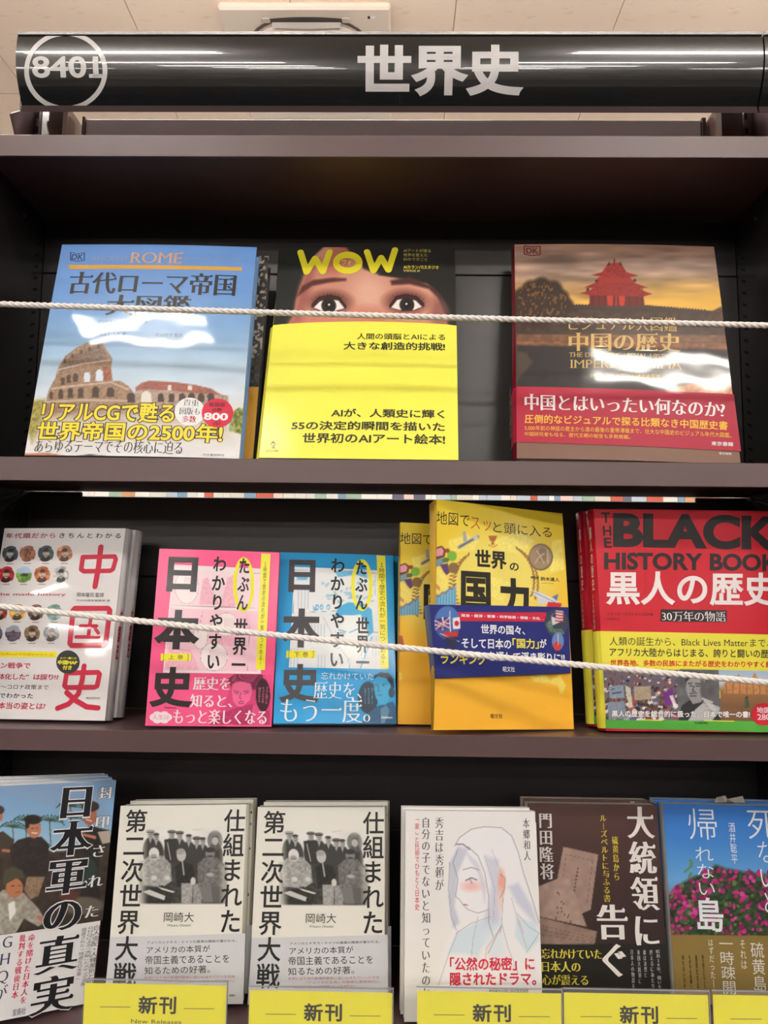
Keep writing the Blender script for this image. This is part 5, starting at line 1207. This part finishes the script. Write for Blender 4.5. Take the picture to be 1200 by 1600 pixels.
# ---------------------------------------------------------------- lower shelf: two white books with an old group photograph
crop(0, 1180, 3)
ps = list(POSE['shikumi1']); ps[6], ps[7] = 0.1325, 0.1790
root, sf, ss = make_book(ps, 0.0165, 1, (222, 220, 212), (196, 192, 178), hard=False, warp=(0.0008, 0.0006), fin='satin', rnd=0.0022)
tag(root, 'white book with an old grey group photograph, the one next to the tilted soldiers book', 'book', G3)
def art(p):
    p.c[:] = (222, 220, 212); G = lambda v: (v, v, v-2)
    base = p.c.copy()
    p.c[:] = G(216); p.noise(70, 30, .08, 2)
    p.poly([(640, 500), (700, 495), (1070, 505), (1075, 700), (640, 700)], G(58), 14, tex=.5, ts=12)
    HD = ((705, 372, 120, 1), (732, 384, 70, 0), (805, 374, 34, 1), (842, 378, 60, 1), (885, 390, 84, 0), (922, 404, 90, 1), (950, 404, 84, 0), (1010, 398, 70, 0))
    for x, y, c, h in HD: p.ell(x, y+78, 36, 66, G(56), 6); p.poly([(x-8, y+18), (x+8, y+18), (x, y+42)], G(150), 3)
    for x, y, c, h in HD:
        p.ell(x, y, 14, 18, G(172), 4); p.ell(x+4, y+5, 9, 12, G(138), 5, a=.6); p.line([(x-7, y-2), (x-2, y-2)], 3, G(60), 2); p.line([(x+3, y-2), (x+8, y-2)], 3, G(60), 2); p.line([(x-4, y+9), (x+5, y+9)], 2.5, G(80), 2)
        if h: p.ell(x, y-16, 20, 8, G(c), 3); p.line([(x-16, y-10), (x+16, y-10)], 4, G(26), 2)
        else: p.ell(x, y-13, 14, 7, G(58), 4)
    p.ell(1008, 400, 36, 48, G(88), 6, a=.8); p.ell(1008, 402, 15, 18, G(170), 4)
    p.line([(905, 350), (950, 345)], 5, G(170), 5); p.poly([(770, 395), (830, 390), (835, 500), (775, 505)], G(48), 4); p.line([(785, 410), (800, 490)], 4, G(170), 3)
    p.poly([(660, 505), (700, 470), (760, 470), (800, 510), (805, 590), (760, 620), (670, 610)], G(150), 6, tex=.3, ts=9); p.ell(722, 462, 24, 29, G(206), 4); p.ell(720, 475, 16, 12, G(150), 6); p.line([(710, 480), (735, 480)], 3, G(80), 3)
    p.poly([(665, 610), (700, 625), (760, 610), (815, 640), (800, 698), (670, 698)], G(44), 5, tex=.4); p.poly([(735, 615), (820, 640), (810, 645), (760, 630)], G(210), 3); p.poly([(670, 640), (700, 630), (775, 660), (770, 680), (700, 655)], G(190), 3); p.ell(722, 575, 14, 11, G(196), 4); p.ell(785, 575, 12, 11, G(196), 4)
    p.poly([(820, 520), (848, 500), (900, 510), (915, 560), (900, 620), (830, 620)], G(38), 4, tex=.4); p.ell(850, 468, 22, 30, G(178), 4); p.ell(846, 452, 20, 14, G(150), 5); p.line([(855, 500), (862, 560)], 6, G(170), 4)
    p.poly([(850, 600), (905, 600), (900, 695), (850, 695)], G(150), 5, tex=.3); p.poly([(905, 600), (955, 605), (945, 695), (905, 695)], G(136), 5, tex=.3); p.ell(905, 590, 12, 18, G(190), 4)
    p.poly([(925, 510), (960, 480), (1020, 480), (1052, 530), (1050, 620), (930, 620)], G(104), 6, tex=.4, ts=9); p.ell(985, 462, 22, 24, G(120), 5); p.ell(985, 444, 25, 12, G(50), 4); p.ell(985, 474, 14, 5, G(60), 4)
    p.poly([(935, 620), (990, 610), (1000, 690), (950, 690)], G(110), 5); p.poly([(990, 610), (1050, 620), (1040, 690), (1000, 690)], G(90), 5); p.ell(985, 560, 18, 9, G(160), 5)
    m = np.clip((p.x-645)/50, 0, 1)*np.clip((1075-p.x)/50, 0, 1)*np.clip((p.y-330)/40, 0, 1)*np.clip((702-p.y)/10, 0, 1)
    p.c = base*(1-m[:, None])+p.c*m[:, None]
picture(sf, 'cover_photograph', root, ((640, 325), (1080, 322), (1065, 705), (640, 705)), art, res=1.1, fin='satin')
b = MB(); K = dict(fin='satin'); IK = (38, 38, 40)
quad(sf, b, ((518, 852), (1150, 835), (1140, 1166), (486, 1166)), (198, 200, 206), 1, 4, fin='satin'); b.build('grey_band', root)
b = MB()
T(sf, b, '第二次世界大戦', 592, 255, 636, 1090, IK, 'b', v=True, sp=1.02, **K); T(sf, b, '仕組まれた', 1052, 253, 1130, 830, IK, 'b', v=True, **K)
T(sf, b, '岡崎大', 770, 736, 908, 781, IK, 'r', **K); T(sf, b, 'Wataru Okazaki', 783, 791, 895, 802, (90, 90, 92), 'r', **K)
T(sf, b, 'アメリカとナチス・ドイツの真実の関係が暴かれる。', 690, 862, 1110, 885, IK, 'r', sk=-10, **K); T(sf, b, 'アメリカの本質が', 688, 889, 985, 930, IK, 'r', sk=-8, **K); T(sf, b, '帝国主義であることを', 682, 932, 1075, 980, IK, 'r', sk=-8, **K); T(sf, b, '知るための好著。', 678, 984, 985, 1028, IK, 'r', sk=-8, **K)
T(sf, b, '未来により当の破壊的戦争に追い込まれていった日本', 676, 1030, 1103, 1050, (176, 110, 130), 'r', sk=-6, **K); T(sf, b, '「アメリカの正体」の秘密と真実時代に', 760, 1050, 1103, 1068, (176, 110, 130), 'r', sk=-5, **K); T(sf, b, '真珠湾の謀略とは何か。', 700, 1072, 1000, 1090, (176, 110, 130), 'r', sk=-5, **K)
T(sf, b, '彩図社', 1075, 1120, 1102, 1130, IK, 'b', **K)
b.build('cover_lettering', root)
g1 = root
c = copy_tree(g1); behind(c, 'shikumi1', 1, 0.0035, 0.0020, 'copy of the group photograph book behind the left one, its edge showing', G3, pose=ps)
p2 = list(POSE['shikumi2']); p2[6], p2[7] = 0.1325, 0.179
c = copy_tree(g1); put(c, p2, -0.001, 0); tag(c, 'white book with an old grey group photograph, in the middle of the lower shelf', 'book', G3)
c = copy_tree(g1); behind(c, 'shikumi2', 1, 0.002, 0.0020, 'copy of the group photograph book behind the middle one, its top edge showing', G3, pose=p2)

# ---------------------------------------------------------------- lower shelf: white book with the long haired figure
crop(600, 1180, 3.81)
root, sf, ss = make_book(POSE['hide'], 0.0105, 1, (224, 222, 221), (206, 204, 204), hard=False, warp=(0.0008, 0.0005), fin='satin')
tag(root, 'white book with a pale drawing of a long haired person and red lettering', 'book', G3)
def art(p):
    p.c[:] = (224, 222, 221); L = (110, 112, 128)
    p.poly([(420, 540), (480, 460), (600, 425), (700, 430), (760, 480), (800, 560), (850, 720), (900, 860), (935, 1000), (940, 1400), (300, 1400), (350, 1180), (400, 1060), (385, 850), (390, 680)], (226, 225, 229), 30)
    p.poly([(600, 600), (680, 620), (700, 760), (690, 1000), (620, 1060), (560, 1080), (620, 900), (640, 760)], (190, 194, 212), 30, a=.8); p.poly([(740, 780), (800, 760), (880, 900), (920, 1020), (860, 960), (790, 880)], (186, 192, 214), 26, a=.8)
    p.poly([(390, 640), (440, 540), (500, 560), (440, 700), (420, 900), (450, 1000), (410, 1030), (385, 850)], (186, 190, 206), 20, a=.9); p.poly([(470, 560), (560, 640), (610, 780), (600, 880), (560, 700)], (196, 198, 212), 20, a=.8)
    p.poly([(430, 1060), (560, 990), (700, 1000), (620, 1060), (560, 1200), (480, 1180), (380, 1180)], (196, 212, 226), 26, a=.85); p.poly([(790, 960), (900, 1000), (930, 1100), (850, 1180), (780, 1080)], (194, 212, 226), 20, a=.8); p.poly([(560, 1060), (700, 1000), (720, 1180), (640, 1220)], (206, 218, 230), 30, a=.6)
    p.ell(700, 760, 20, 70, (226, 150, 130), 22, a=.9); p.ell(520, 780, 52, 28, (228, 176, 172), 34, a=.9); p.ell(690, 860, 16, 60, (232, 196, 186), 20, a=.7)
    for pts, w_, a in (([(420, 540), (450, 490), (520, 440), (600, 425), (700, 432), (760, 480), (800, 580), (830, 700), (880, 850), (925, 1000)], 4, .8), ([(500, 545), (560, 600), (600, 700), (625, 850), (625, 1000), (650, 1080)], 4, .8), ([(390, 640), (385, 800), (400, 960), (430, 1040)], 4, .6),
                       ([(440, 560), (410, 640), (440, 740), (425, 840), (450, 860), (470, 890), (500, 920), (560, 940), (620, 920)], 4, .7), ([(430, 530), (470, 530), (510, 560)], 9, .8), ([(470, 682), (520, 668), (566, 684)], 5, .8), ([(488, 745), (520, 730), (552, 742)], 8, .95), ([(512, 735), (524, 765)], 6, .8),
                       ([(472, 888), (496, 892)], 6, .9), ([(690, 710), (722, 730), (716, 800), (690, 850)], 4, .7), ([(710, 850), (700, 1000), (740, 1150), (800, 1300)], 3, .6), ([(760, 850), (800, 1000), (850, 1150)], 3, .5), ([(430, 1060), (520, 1000), (640, 960)], 3, .6), ([(440, 1050), (380, 1200), (320, 1380)], 3, .6),
                       ([(560, 960), (530, 1100), (510, 1300)], 3, .5), ([(620, 1180), (700, 1010), (690, 1060)], 4, .7), ([(790, 940), (860, 1020), (925, 1060)], 3, .6), ([(850, 1170), (925, 1060)], 3, .6), ([(600, 600), (660, 800), (650, 1000)], 3, .5), ([(640, 560), (720, 760), (700, 900)], 3, .4)):
        p.line(pts, w_, L, 3, a)
    p.line([(472, 888), (500, 894)], 5, (190, 90, 90), 3); p.line([(600, 1250), (610, 1150), (700, 1020)], 5, (206, 140, 130), 6, a=.6); p.line([(800, 980), (830, 1060)], 4, (206, 110, 120), 4, a=.6)
picture(sf, 'cover_drawing', root, ((310, 400), (905, 400), (942, 1400), (290, 1400)), art, res=1.2, fin='satin')
b = MB(); IK = (34, 33, 38); RD = (196, 28, 62)
T(sf, b, '秀吉は秀頼が', 303, 370, 357, 802, IK, 'm', v=True, **K); T(sf, b, '自分の子でないと知っていたのか', 224, 370, 276, 1445, IK, 'm', v=True, **K); T(sf, b, '「家」と托卵でひもとく日本史', 184, 380, 211, 922, RD, 'r', v=True, sp=.98, **K); T(sf, b, '本郷和人', 824, 378, 873, 626, IK, 'm', v=True, **K)
T(sf, b, '「公然の秘密」に', 392, 1201, 897, 1280, RD, 'B', 3.6, **K); T(sf, b, '隠されたドラマ。', 392, 1291, 906, 1369, RD, 'B', 3.6, **K); T(sf, b, '戦国最大の謎に迫る歴史読物', 625, 1392, 858, 1412, IK, 'r', 3.6, **K)
b.build('cover_lettering', root)
c = copy_tree(root); behind(c, 'hide', 1, -0.0035, 0.0019, 'white book behind the drawing book, sticking out at its left side', G3)

# ---------------------------------------------------------------- lower shelf: brown book with old letters
crop(820, 1180, 3.158)
root, sf, ss = make_book(POSE['pres'], 0.0165, 1, (72, 46, 44), (44, 36, 34), hard=False, warp=(0.0008, 0.0005), fin='satin')
tag(root, 'dark brown book with photographed old letters and a tall white title', 'book', G3)
def art(p):
    p.grad([(230, (78, 50, 48)), (500, (66, 44, 42)), (900, (46, 34, 34)), (1200, (34, 30, 30))])
    p.mix(np.clip((p.y-930)/4, 0, 1), (28, 27, 26))
    p.poly([(190, 452), (362, 490), (325, 762), (262, 790), (145, 690)], (146, 122, 112), 3, tex=.12, ts=30)
    for l in ([(205, 490), (335, 520), (305, 740)], [(205, 490), (180, 660)]): p.line(l, 2, (100, 80, 74), 2)
    for k in range(10): p.ell(262-k*3, 560+k*18, 4, 5, (60, 44, 40), 2)
    p.poly([(60, 650), (212, 590), (306, 846), (90, 800), (60, 790)], (154, 130, 120), 3, tex=.15, ts=26)
    for k in range(14):
        R_ = random.Random(k); p.ell(R_.uniform(140, 230), R_.uniform(660, 830), 3, 5, (50, 36, 34), 2)
    p.poly([(60, 795), (356, 870), (345, 932), (60, 932)], (132, 110, 100), 3, tex=.15, ts=26)
    for k in range(3): p.line([(80, 840+k*22), (335, 900+k*12)], 1.5, (90, 72, 66), 2)
picture(sf, 'cover_picture', root, None, art, res=1.5, fin='satin')
b = MB(); WH = (218, 214, 212)
T(sf, b, '大統領に', 495, 253, 680, 938, WH, 'X', v=True, sp=1.0, **K); T(sf, b, '告ぐ', 350, 736, 522, 1094, WH, 'X', v=True, **K); T(sf, b, '門田隆将', 66, 286, 146, 612, (206, 202, 200), 'M', v=True, **K)
T(sf, b, 'ルーズベルトに与ふる書', 368, 296, 424, 724, (196, 178, 60), 'M', v=True, **K); T(sf, b, '硫黄島から', 428, 400, 470, 616, (196, 178, 60), 'M', v=True, **K)
for s_, q in (('忘れかけていた', (80, 953, 380, 1005)), ('日本人の', (82, 1016, 275, 1070)), ('心が震える', (84, 1080, 313, 1135))): T(sf, b, s_, *q, (206, 194, 70), 'M', **K)
for s_, q in (('昭和20年、戦いを', (645, 960, 680, 1150)), ('終えるにあたり', (614, 960, 646, 1150)), ('彼は決然と', (582, 960, 608, 1095)), ('米国大統領に', (552, 960, 580, 1125)), ('日本人の物語を', (519, 960, 548, 1150))): T(sf, b, s_, q[0], q[1], q[2]-4, q[3], (190, 188, 186), 'm', v=True, **K)
b.build('cover_lettering', root)
c = copy_tree(root); behind(c, 'pres', 1, -0.0015, 0.0018, 'brown book behind the old letters book, its pale top edge showing', G3)

# ---------------------------------------------------------------- lower shelf: blue book with magenta flowers
root, sf, ss = make_book(POSE['kaere'], 0.0150, 1, (44, 104, 176), (60, 70, 80), hard=False, warp=(0.0008, 0.0005), fin='gloss')
tag(root, 'blue book with magenta flowers under the sky and a tan band, at the right edge', 'book', G3)
def art(p):
    p.grad([(230, (36, 100, 178)), (420, (56, 120, 194)), (620, (96, 154, 206)), (880, (60, 90, 60))])
    R_ = random.Random(11); q = [(700, 700), (760, 640), (830, 600), (900, 580), (940, 540), (1000, 560), (1080, 575), (1200, 590), (1450, 600), (1450, 900), (700, 900)]
    p.poly(q, (44, 62, 40), 20, tex=.8, ts=14)
    for k in range(420):
        x = R_.uniform(700, 1380); y0 = np.interp(x, [700, 760, 840, 940, 1000, 1100, 1380], [690, 640, 600, 530, 560, 570, 590]); y = y0+(R_.random()**1.1)*(890-y0)
        c = ((150, 30, 100), (176, 44, 120), (126, 22, 84), (190, 70, 140), (60, 90, 50), (90, 120, 60))[R_.choice((0, 1, 2, 3, 0, 1, 4, 5))]
        p.ell(x, y, R_.uniform(6, 16), R_.uniform(5, 13), c, 3, rot=R_.random()*3)
    for k in range(10): p.ell(805+R_.uniform(-14, 20), 520+k*9, 7, 6, (80, 130, 60), 3)
    p.mix(np.clip((p.y-(884+(p.x-720)*0.012))/3, 0, 1), (126, 106, 58))
picture(sf, 'cover_picture', root, None, art, res=1.3, fin='gloss')
b = MB(); WH = (216, 222, 228)
T(sf, b, '帰', 800, 262, 952, 418, WH, 'l', 3); T(sf, b, 'れない', 838, 452, 945, 690, WH, 'l', 3, v=True); T(sf, b, '島', 842, 700, 985, 872, WH, 'b', 3)
T(sf, b, '死', 1092, 272, 1255, 415, WH, 'l', 3); T(sf, b, 'ないと', 1145, 425, 1262, 780, WH, 'l', 3, v=True); T(sf, b, '酒井聡平', 1003, 332, 1052, 536, WH, 'r', 3, v=True)
T(sf, b, '硫黄島', 1110, 922, 1196, 1165, (206, 206, 200), 'r', 3, v=True); T(sf, b, 'それは', 1058, 912, 1098, 1054, (206, 206, 200), 'r', 3, v=True); T(sf, b, '一時疎開', 958, 925, 1046, 1180, (206, 206, 200), 'r', 3, v=True); T(sf, b, 'はずだった―', 904, 908, 944, 1146, (206, 206, 200), 'r', 3, v=True)
for k, s_ in enumerate(('散り散りになった', '島民たちは', 'なぜ今も故郷へ', '帰れないのか')): T(sf, b, s_, 872-k*33, 985, 894-k*33, 1150, (50, 42, 26), 'b', 3, v=True)
b.build('cover_lettering', root)
pk = list(POSE['kaere']); c = copy_tree(root); behind(c, 'kaere', 1, -0.0035, 0.0018, 'blue flower book behind the front one, its dark edge showing at the left', G3)
scr = MB(); e0 = ray(cx(935), cy(236)); Y_ = 0.826
def at(px, py, Y): d = ray(cx(px), cy(py)); q = d*Y/d[1]; return (q[0], q[1], q[2]+EYE)
PT = [(935, 233, .812), (945, 208, .820), (975, 201, .812), (990, 199, .822), (1000, 216, .814), (1040, 208, .824), (1075, 201, .818), (1088, 234, .812), (1040, 235, .818), (990, 232, .808), (960, 233, .816), (1010, 226, .806)]
Q = [at(*q) for q in PT]; scr.add(Q, [(0, 1, 2, 10), (2, 3, 4, 9), (2, 9, 10), (4, 11, 9), (4, 5, 8, 11), (5, 6, 7, 8), (11, 8, 9)], mat('crumpled_paper', (176, 170, 160), .8))
tag(scr.build('paper_scrap'), 'crumpled scrap of pale paper on top of the blue flower books', 'paper scrap')

# ---------------------------------------------------------------- lower shelf: tilted book with soldiers
crop(0, 1200, 4)
root, sf, ss = make_book(POSE['gun'], 0.0120, 1, (220, 220, 222), (96, 92, 84), hard=False, warp=(0.0012, 0.0008), fin='satin', rnd=0.001)
tag(root, 'turned book with a colour photograph of laughing soldiers, at the left edge', 'book', G3)
def art(p):
    p.grad([(70, (112, 148, 190)), (300, (126, 166, 204)), (500, (150, 190, 214)), (640, (84, 80, 70)), (1040, (60, 52, 46))])
    p.poly([(-200, 60), (240, 220), (420, 260), (700, 330), (560, 60)], (132, 156, 186), 12, a=.5)
    GR = (44, 74, 54)
    for x, y in ((160, 330), (80, 370), (440, 240), (440, 310), (310, 330)):
        for k in range(9):
            a = math.radians(200+k*20); p.line([(x, y), (x+70*math.cos(a), y+44*math.sin(a)+6), (x+92*math.cos(a), y+58*math.sin(a)+26)], 7, GR, 4, a=.9)
        p.line([(x, y), (x+8, y+160)], 6, (70, 60, 50), 3)
    p.poly([(-200, 560), (40, 480), (140, 520), (400, 520), (700, 420), (700, 1040), (-200, 1060)], (58, 50, 44), 16, tex=.35, ts=30)
    p.poly([(-60, 420), (20, 395), (90, 450), (80, 520), (20, 560), (-60, 560)], (66, 58, 50), 5); p.ell(-5, 300, 24, 36, (170, 112, 88), 4); p.ell(-2, 262, 30, 26, (60, 56, 46), 4); p.line([(20, 515), (80, 520)], 18, (176, 112, 84), 5)
    p.poly([(60, 500), (110, 450), (180, 430), (260, 430), (310, 480), (290, 660), (170, 680), (80, 640)], (48, 42, 42), 6, tex=.3, ts=16); p.ell(212, 382, 44, 56, (176, 118, 92), 5); p.ell(205, 322, 56, 30, (42, 38, 36), 5); p.ell(170, 350, 14, 30, (42, 36, 34), 5)
    p.line([(200, 405), (232, 408)], 6, (236, 226, 216), 3); p.line([(196, 378), (212, 376)], 4, (60, 36, 30), 3); p.line([(226, 376), (240, 378)], 4, (60, 36, 30), 3)
    p.poly([(170, 680), (280, 680), (240, 800), (190, 820), (150, 760)], (134, 112, 92), 8, tex=.3)
    p.poly([(-60, 820), (20, 760), (150, 780), (240, 880), (290, 960), (240, 990), (150, 940), (100, 1030), (-60, 1050)], (150, 146, 136), 6, tex=.3, ts=18); p.ell(90, 750, 54, 62, (170, 112, 82), 5); p.poly([(18, 690), (30, 640), (80, 615), (140, 640), (156, 690), (100, 690), (20, 735)], (72, 72, 54), 5); p.line([(98, 780), (124, 776)], 5, (120, 60, 50), 3)
    p.line([(72, 738), (90, 735)], 4, (50, 30, 26), 3); p.line([(112, 735), (130, 736)], 4, (50, 30, 26), 3); p.poly([(50, 850), (90, 830), (100, 900), (60, 960)], (224, 222, 216), 6); p.line([(240, 930), (290, 975)], 22, (176, 112, 84), 5)
    p.ell(560, 300, 46, 58, (160, 100, 78), 5); p.ell(566, 240, 54, 34, (58, 48, 44), 5); p.line([(540, 322), (572, 332)], 6, (228, 214, 204), 3)
    p.poly([(480, 400), (560, 360), (640, 380), (690, 390), (690, 470), (640, 480), (610, 640), (640, 900), (480, 900), (540, 600)], (40, 38, 38), 8, tex=.3); p.poly([(500, 405), (600, 425), (600, 445), (500, 420)], (180, 116, 92), 4); p.poly([(610, 400), (690, 390), (690, 465), (640, 475)], (170, 158, 146), 5)
    p.ell(540, 650, 70, 90, (44, 60, 56), 12); p.ell(520, 860, 130, 56, (96, 88, 80), 16); p.ell(430, 800, 60, 40, (90, 54, 48), 14)
P = [sf.px(0, 1226), None]
picture(sf, 'cover_photograph', root, ((-150, 118), (726, 76), (640, 952), (-260, 1080)), art, res=1.4, fin='satin')
b = MB(); INK = (24, 24, 30)
T(sf, b, '日本軍の真実', 350, 120, 462, 1506, (222, 222, 226), 'Mo', 3, v=True, **K); T(sf, b, '日本軍の真実', 356, 125, 456, 1500, INK, 'X', 4.5, v=True, **K)
T(sf, b, '封印された', 612, 117, 620, 928, (30, 28, 30), 'mo', 3, v=True, sp=2.1, **K); T(sf, b, '封印された', 615, 120, 618, 924, (222, 220, 220), 'M', 4.5, v=True, sp=2.1, **K)
RD = (200, 36, 80)
T(sf, b, '命を賭けた日本人を', 178, 1040, 166, 1465, RD, 'M', 3, v=True, **K); T(sf, b, '批判する戦後日本', 122, 1044, 112, 1436, RD, 'M', 3, v=True, **K); T(sf, b, 'GHQが', 8, 1058, 40, 1440, (60, 62, 90), 'm', 3, v=True, **K)
for k, s_ in enumerate(('白人支配・人種差別と戦い、', 'ＧＨＱによる「洗脳」とメディア支配', '捏造された「残虐な日本軍」')): T(sf, b, s_, 583-k*36, 985+k*8, 585-k*40, 1395-k*40, (70, 70, 76), 'r', 3, v=True, **K)
T(sf, b, '宝島社', 80, 1508, 158, 1534, (70, 70, 76), 'r', 3, **K)
b.build('cover_lettering', root)
def spine_red(root):
    b = MB(); x = POSE['gun'][6]+0.0013; b.add([(x, 0.0, 0.0), (x, 0.078, 0.0), (x, 0.078, -0.012), (x, 0.0, -0.012)], [(0, 3, 2, 1)], ink((150, 20, 40), 'satin')); b.build('red_spine_band', root)
spine_red(root)
nrm = basis(*POSE['gun'][:3])[2]; tt = 0.0150
nh = np.array([nrm[0], nrm[1], 0])/np.linalg.norm(nrm[:2])
for k, s_ in enumerate(('second soldiers book, its dark and red spine showing behind the first', 'third soldiers book at the back of the tilted pile')):
    c = copy_tree(root); d = -nh*tt*(k+1)/math.cos(POSE['gun'][0]); put(c, POSE['gun'], d[0], d[1], 0); tag(c, s_, 'book', G3)

# ---------------------------------------------------------------- books of the far side, seen through the slit under the upper shelf
R_ = random.Random(2); x = -1.16; cl = [(176, 190, 206), (206, 200, 190), (190, 90, 70), (230, 228, 224), (120, 150, 180), (200, 150, 110), (214, 212, 206), (150, 176, 160), (96, 96, 120), (226, 196, 190)]
fb = empty('bookcase', (0, 2.75, 0)); tag(fb, 'bookcase of the next aisle, seen only through the slit under the upper shelf', 'bookcase')
b = MB(); box(b, -1.2, 1.2, 2.60, 2.79, E_+0.18, E_+0.20, steel, 0.001); relbuild(b, 'shelf', fb)
b = MB(); box(b, -1.2, 1.2, 2.60, 2.79, E_+0.50, E_+0.52, steel, 0.001); relbuild(b, 'shelf', fb)
b = MB(); box(b, -1.2, 1.2, 2.80, 2.82, 0, E_+0.52, steel_d, 0.001); relbuild(b, 'back_panel', fb)
while x < 1.14:
    wd = R_.uniform(0.018, 0.062); ci = R_.choice((0, 1, 2, 3, 3, 4, 5, 6, 6, 7, 8, 9, 1, 3)); b = MB(); box(b, x, x+wd-0.0010, 2.61, 2.78, E_+0.2005, E_+0.2005+R_.uniform(.19, .25), ink(cl[ci], 'matt'), 0.001)
    o = tag(b.build('book'), '%s book in the next aisle, a speck in the slit under the upper shelf' % ('pale blue', 'cream', 'brick red', 'white', 'mid blue', 'tan', 'off-white', 'sage green', 'dusky purple', 'pale pink')[ci], 'book', 'next aisle books seen through the slit'); x += wd

# =================================================================== YELLOW NEW-BOOK CARDS
crop(0, 1180, 3)
card_y = mat('card_yellow', (240, 232, 40), 0.45, coat=0.3, coat_rough=0.15)
clear = bpy.data.materials.new('clear_sleeve'); clear.use_nodes = True; nt = clear.node_tree; pb = nt.nodes['Principled BSDF']; pb.inputs['Alpha'].default_value = 0.05; pb.inputs['Base Color'].default_value = (.8, .8, .8, 1); pb.inputs['Roughness'].default_value = 0.08
YC = 0.703
def card(x0, first=None, label=''):
    e = empty('card_holder', (x0, YC, E_-0.445)); tag(e, label, 'card holder', 'yellow new book cards along the lower shelf')
    return e
xs = [(-0.2757, -0.3492), (-0.1270, -0.3525), (0.0233, -0.3502), (0.1535, -0.3492), (0.2855, -0.3486)]
lbl = ['yellow card in a clear sleeve under the left group photograph book', 'yellow card in a clear sleeve under the middle group photograph book', 'yellow card in a clear sleeve under the drawing of the long haired person', 'yellow card in a clear sleeve under the dark brown letters book', 'yellow card in a clear sleeve under the blue flower book']
e = empty('card_holder', (xs[0][0], YC, E_+xs[0][1]-0.085)); tag(e, lbl[0], 'card holder', 'yellow new book cards along the lower shelf')
CW, CH = 0.1295, 0.085
b = MB(); box(b, 0.0008, CW-0.0008, -0.0002, 0.0002, 0.0, CH-0.0042, card_y); cd_ = b.build('card', e)
b = MB(); box(b, 0, CW, -0.0014, -0.0009, 0, CH, clear); b.build('clear_sleeve', e)
b = MB(); box(b, 0, CW, 0.0009, 0.0014, 0, CH, clear); b.build('clear_back', e)
b = MB(); box(b, -0.0002, CW+0.0002, -0.0016, -0.0006, CH-0.0006, CH+0.0002, mat('sleeve_edge', (150, 150, 158), 0.2)); box(b, CW-0.0004, CW+0.0002, -0.0016, 0.0014, 0, CH, MATS['sleeve_edge']); b.build('sleeve_edge', e)
cs = Surf((xs[0][0], YC-0.0003, xs[0][1]-0.085), (1, 0, 0), (0, 0, 1), (0, -1, 0), CW, CH); cs.loc = lambda a, bb, h: np.stack([a, -0.0003-h, bb], -1)
b = MB(); CB = (40, 38, 22)
T(cs, b, '新', 650, 1128, 735, 1214, CB, 'B', 1, fin='matt'); T(cs, b, '刊', 748, 1130, 824, 1214, CB, 'B', 1, fin='matt'); T(cs, b, 'New Releases', 615, 1237, 850, 1260, (70, 68, 50), 'r', 1, fin='matt')
quad(cs, b, ((468, 1178), (612, 1179), (612, 1182), (468, 1181)), (90, 88, 50), 1, 1, fin='matt'); quad(cs, b, ((862, 1186), (1005, 1187), (1005, 1190), (862, 1189)), (90, 88, 50), 1, 1, fin='matt')
b.build('lettering', cd_)
for (x, z), l_ in list(zip(xs, lbl))[1:]:
    c = copy_tree(e); c.location = (x, YC, E_+z-0.085); c['label'] = l_
b = MB(); prism_x(b, [(0.716, E_-0.408), (0.716, E_-0.440), (0.7065, E_-0.440), (0.7065, E_-0.436), (0.713, E_-0.434), (0.713, E_-0.408)], XL, XR, steel_d); relbuild(b, 'card_rail', case)

bpy.data.objects.remove(_fo)
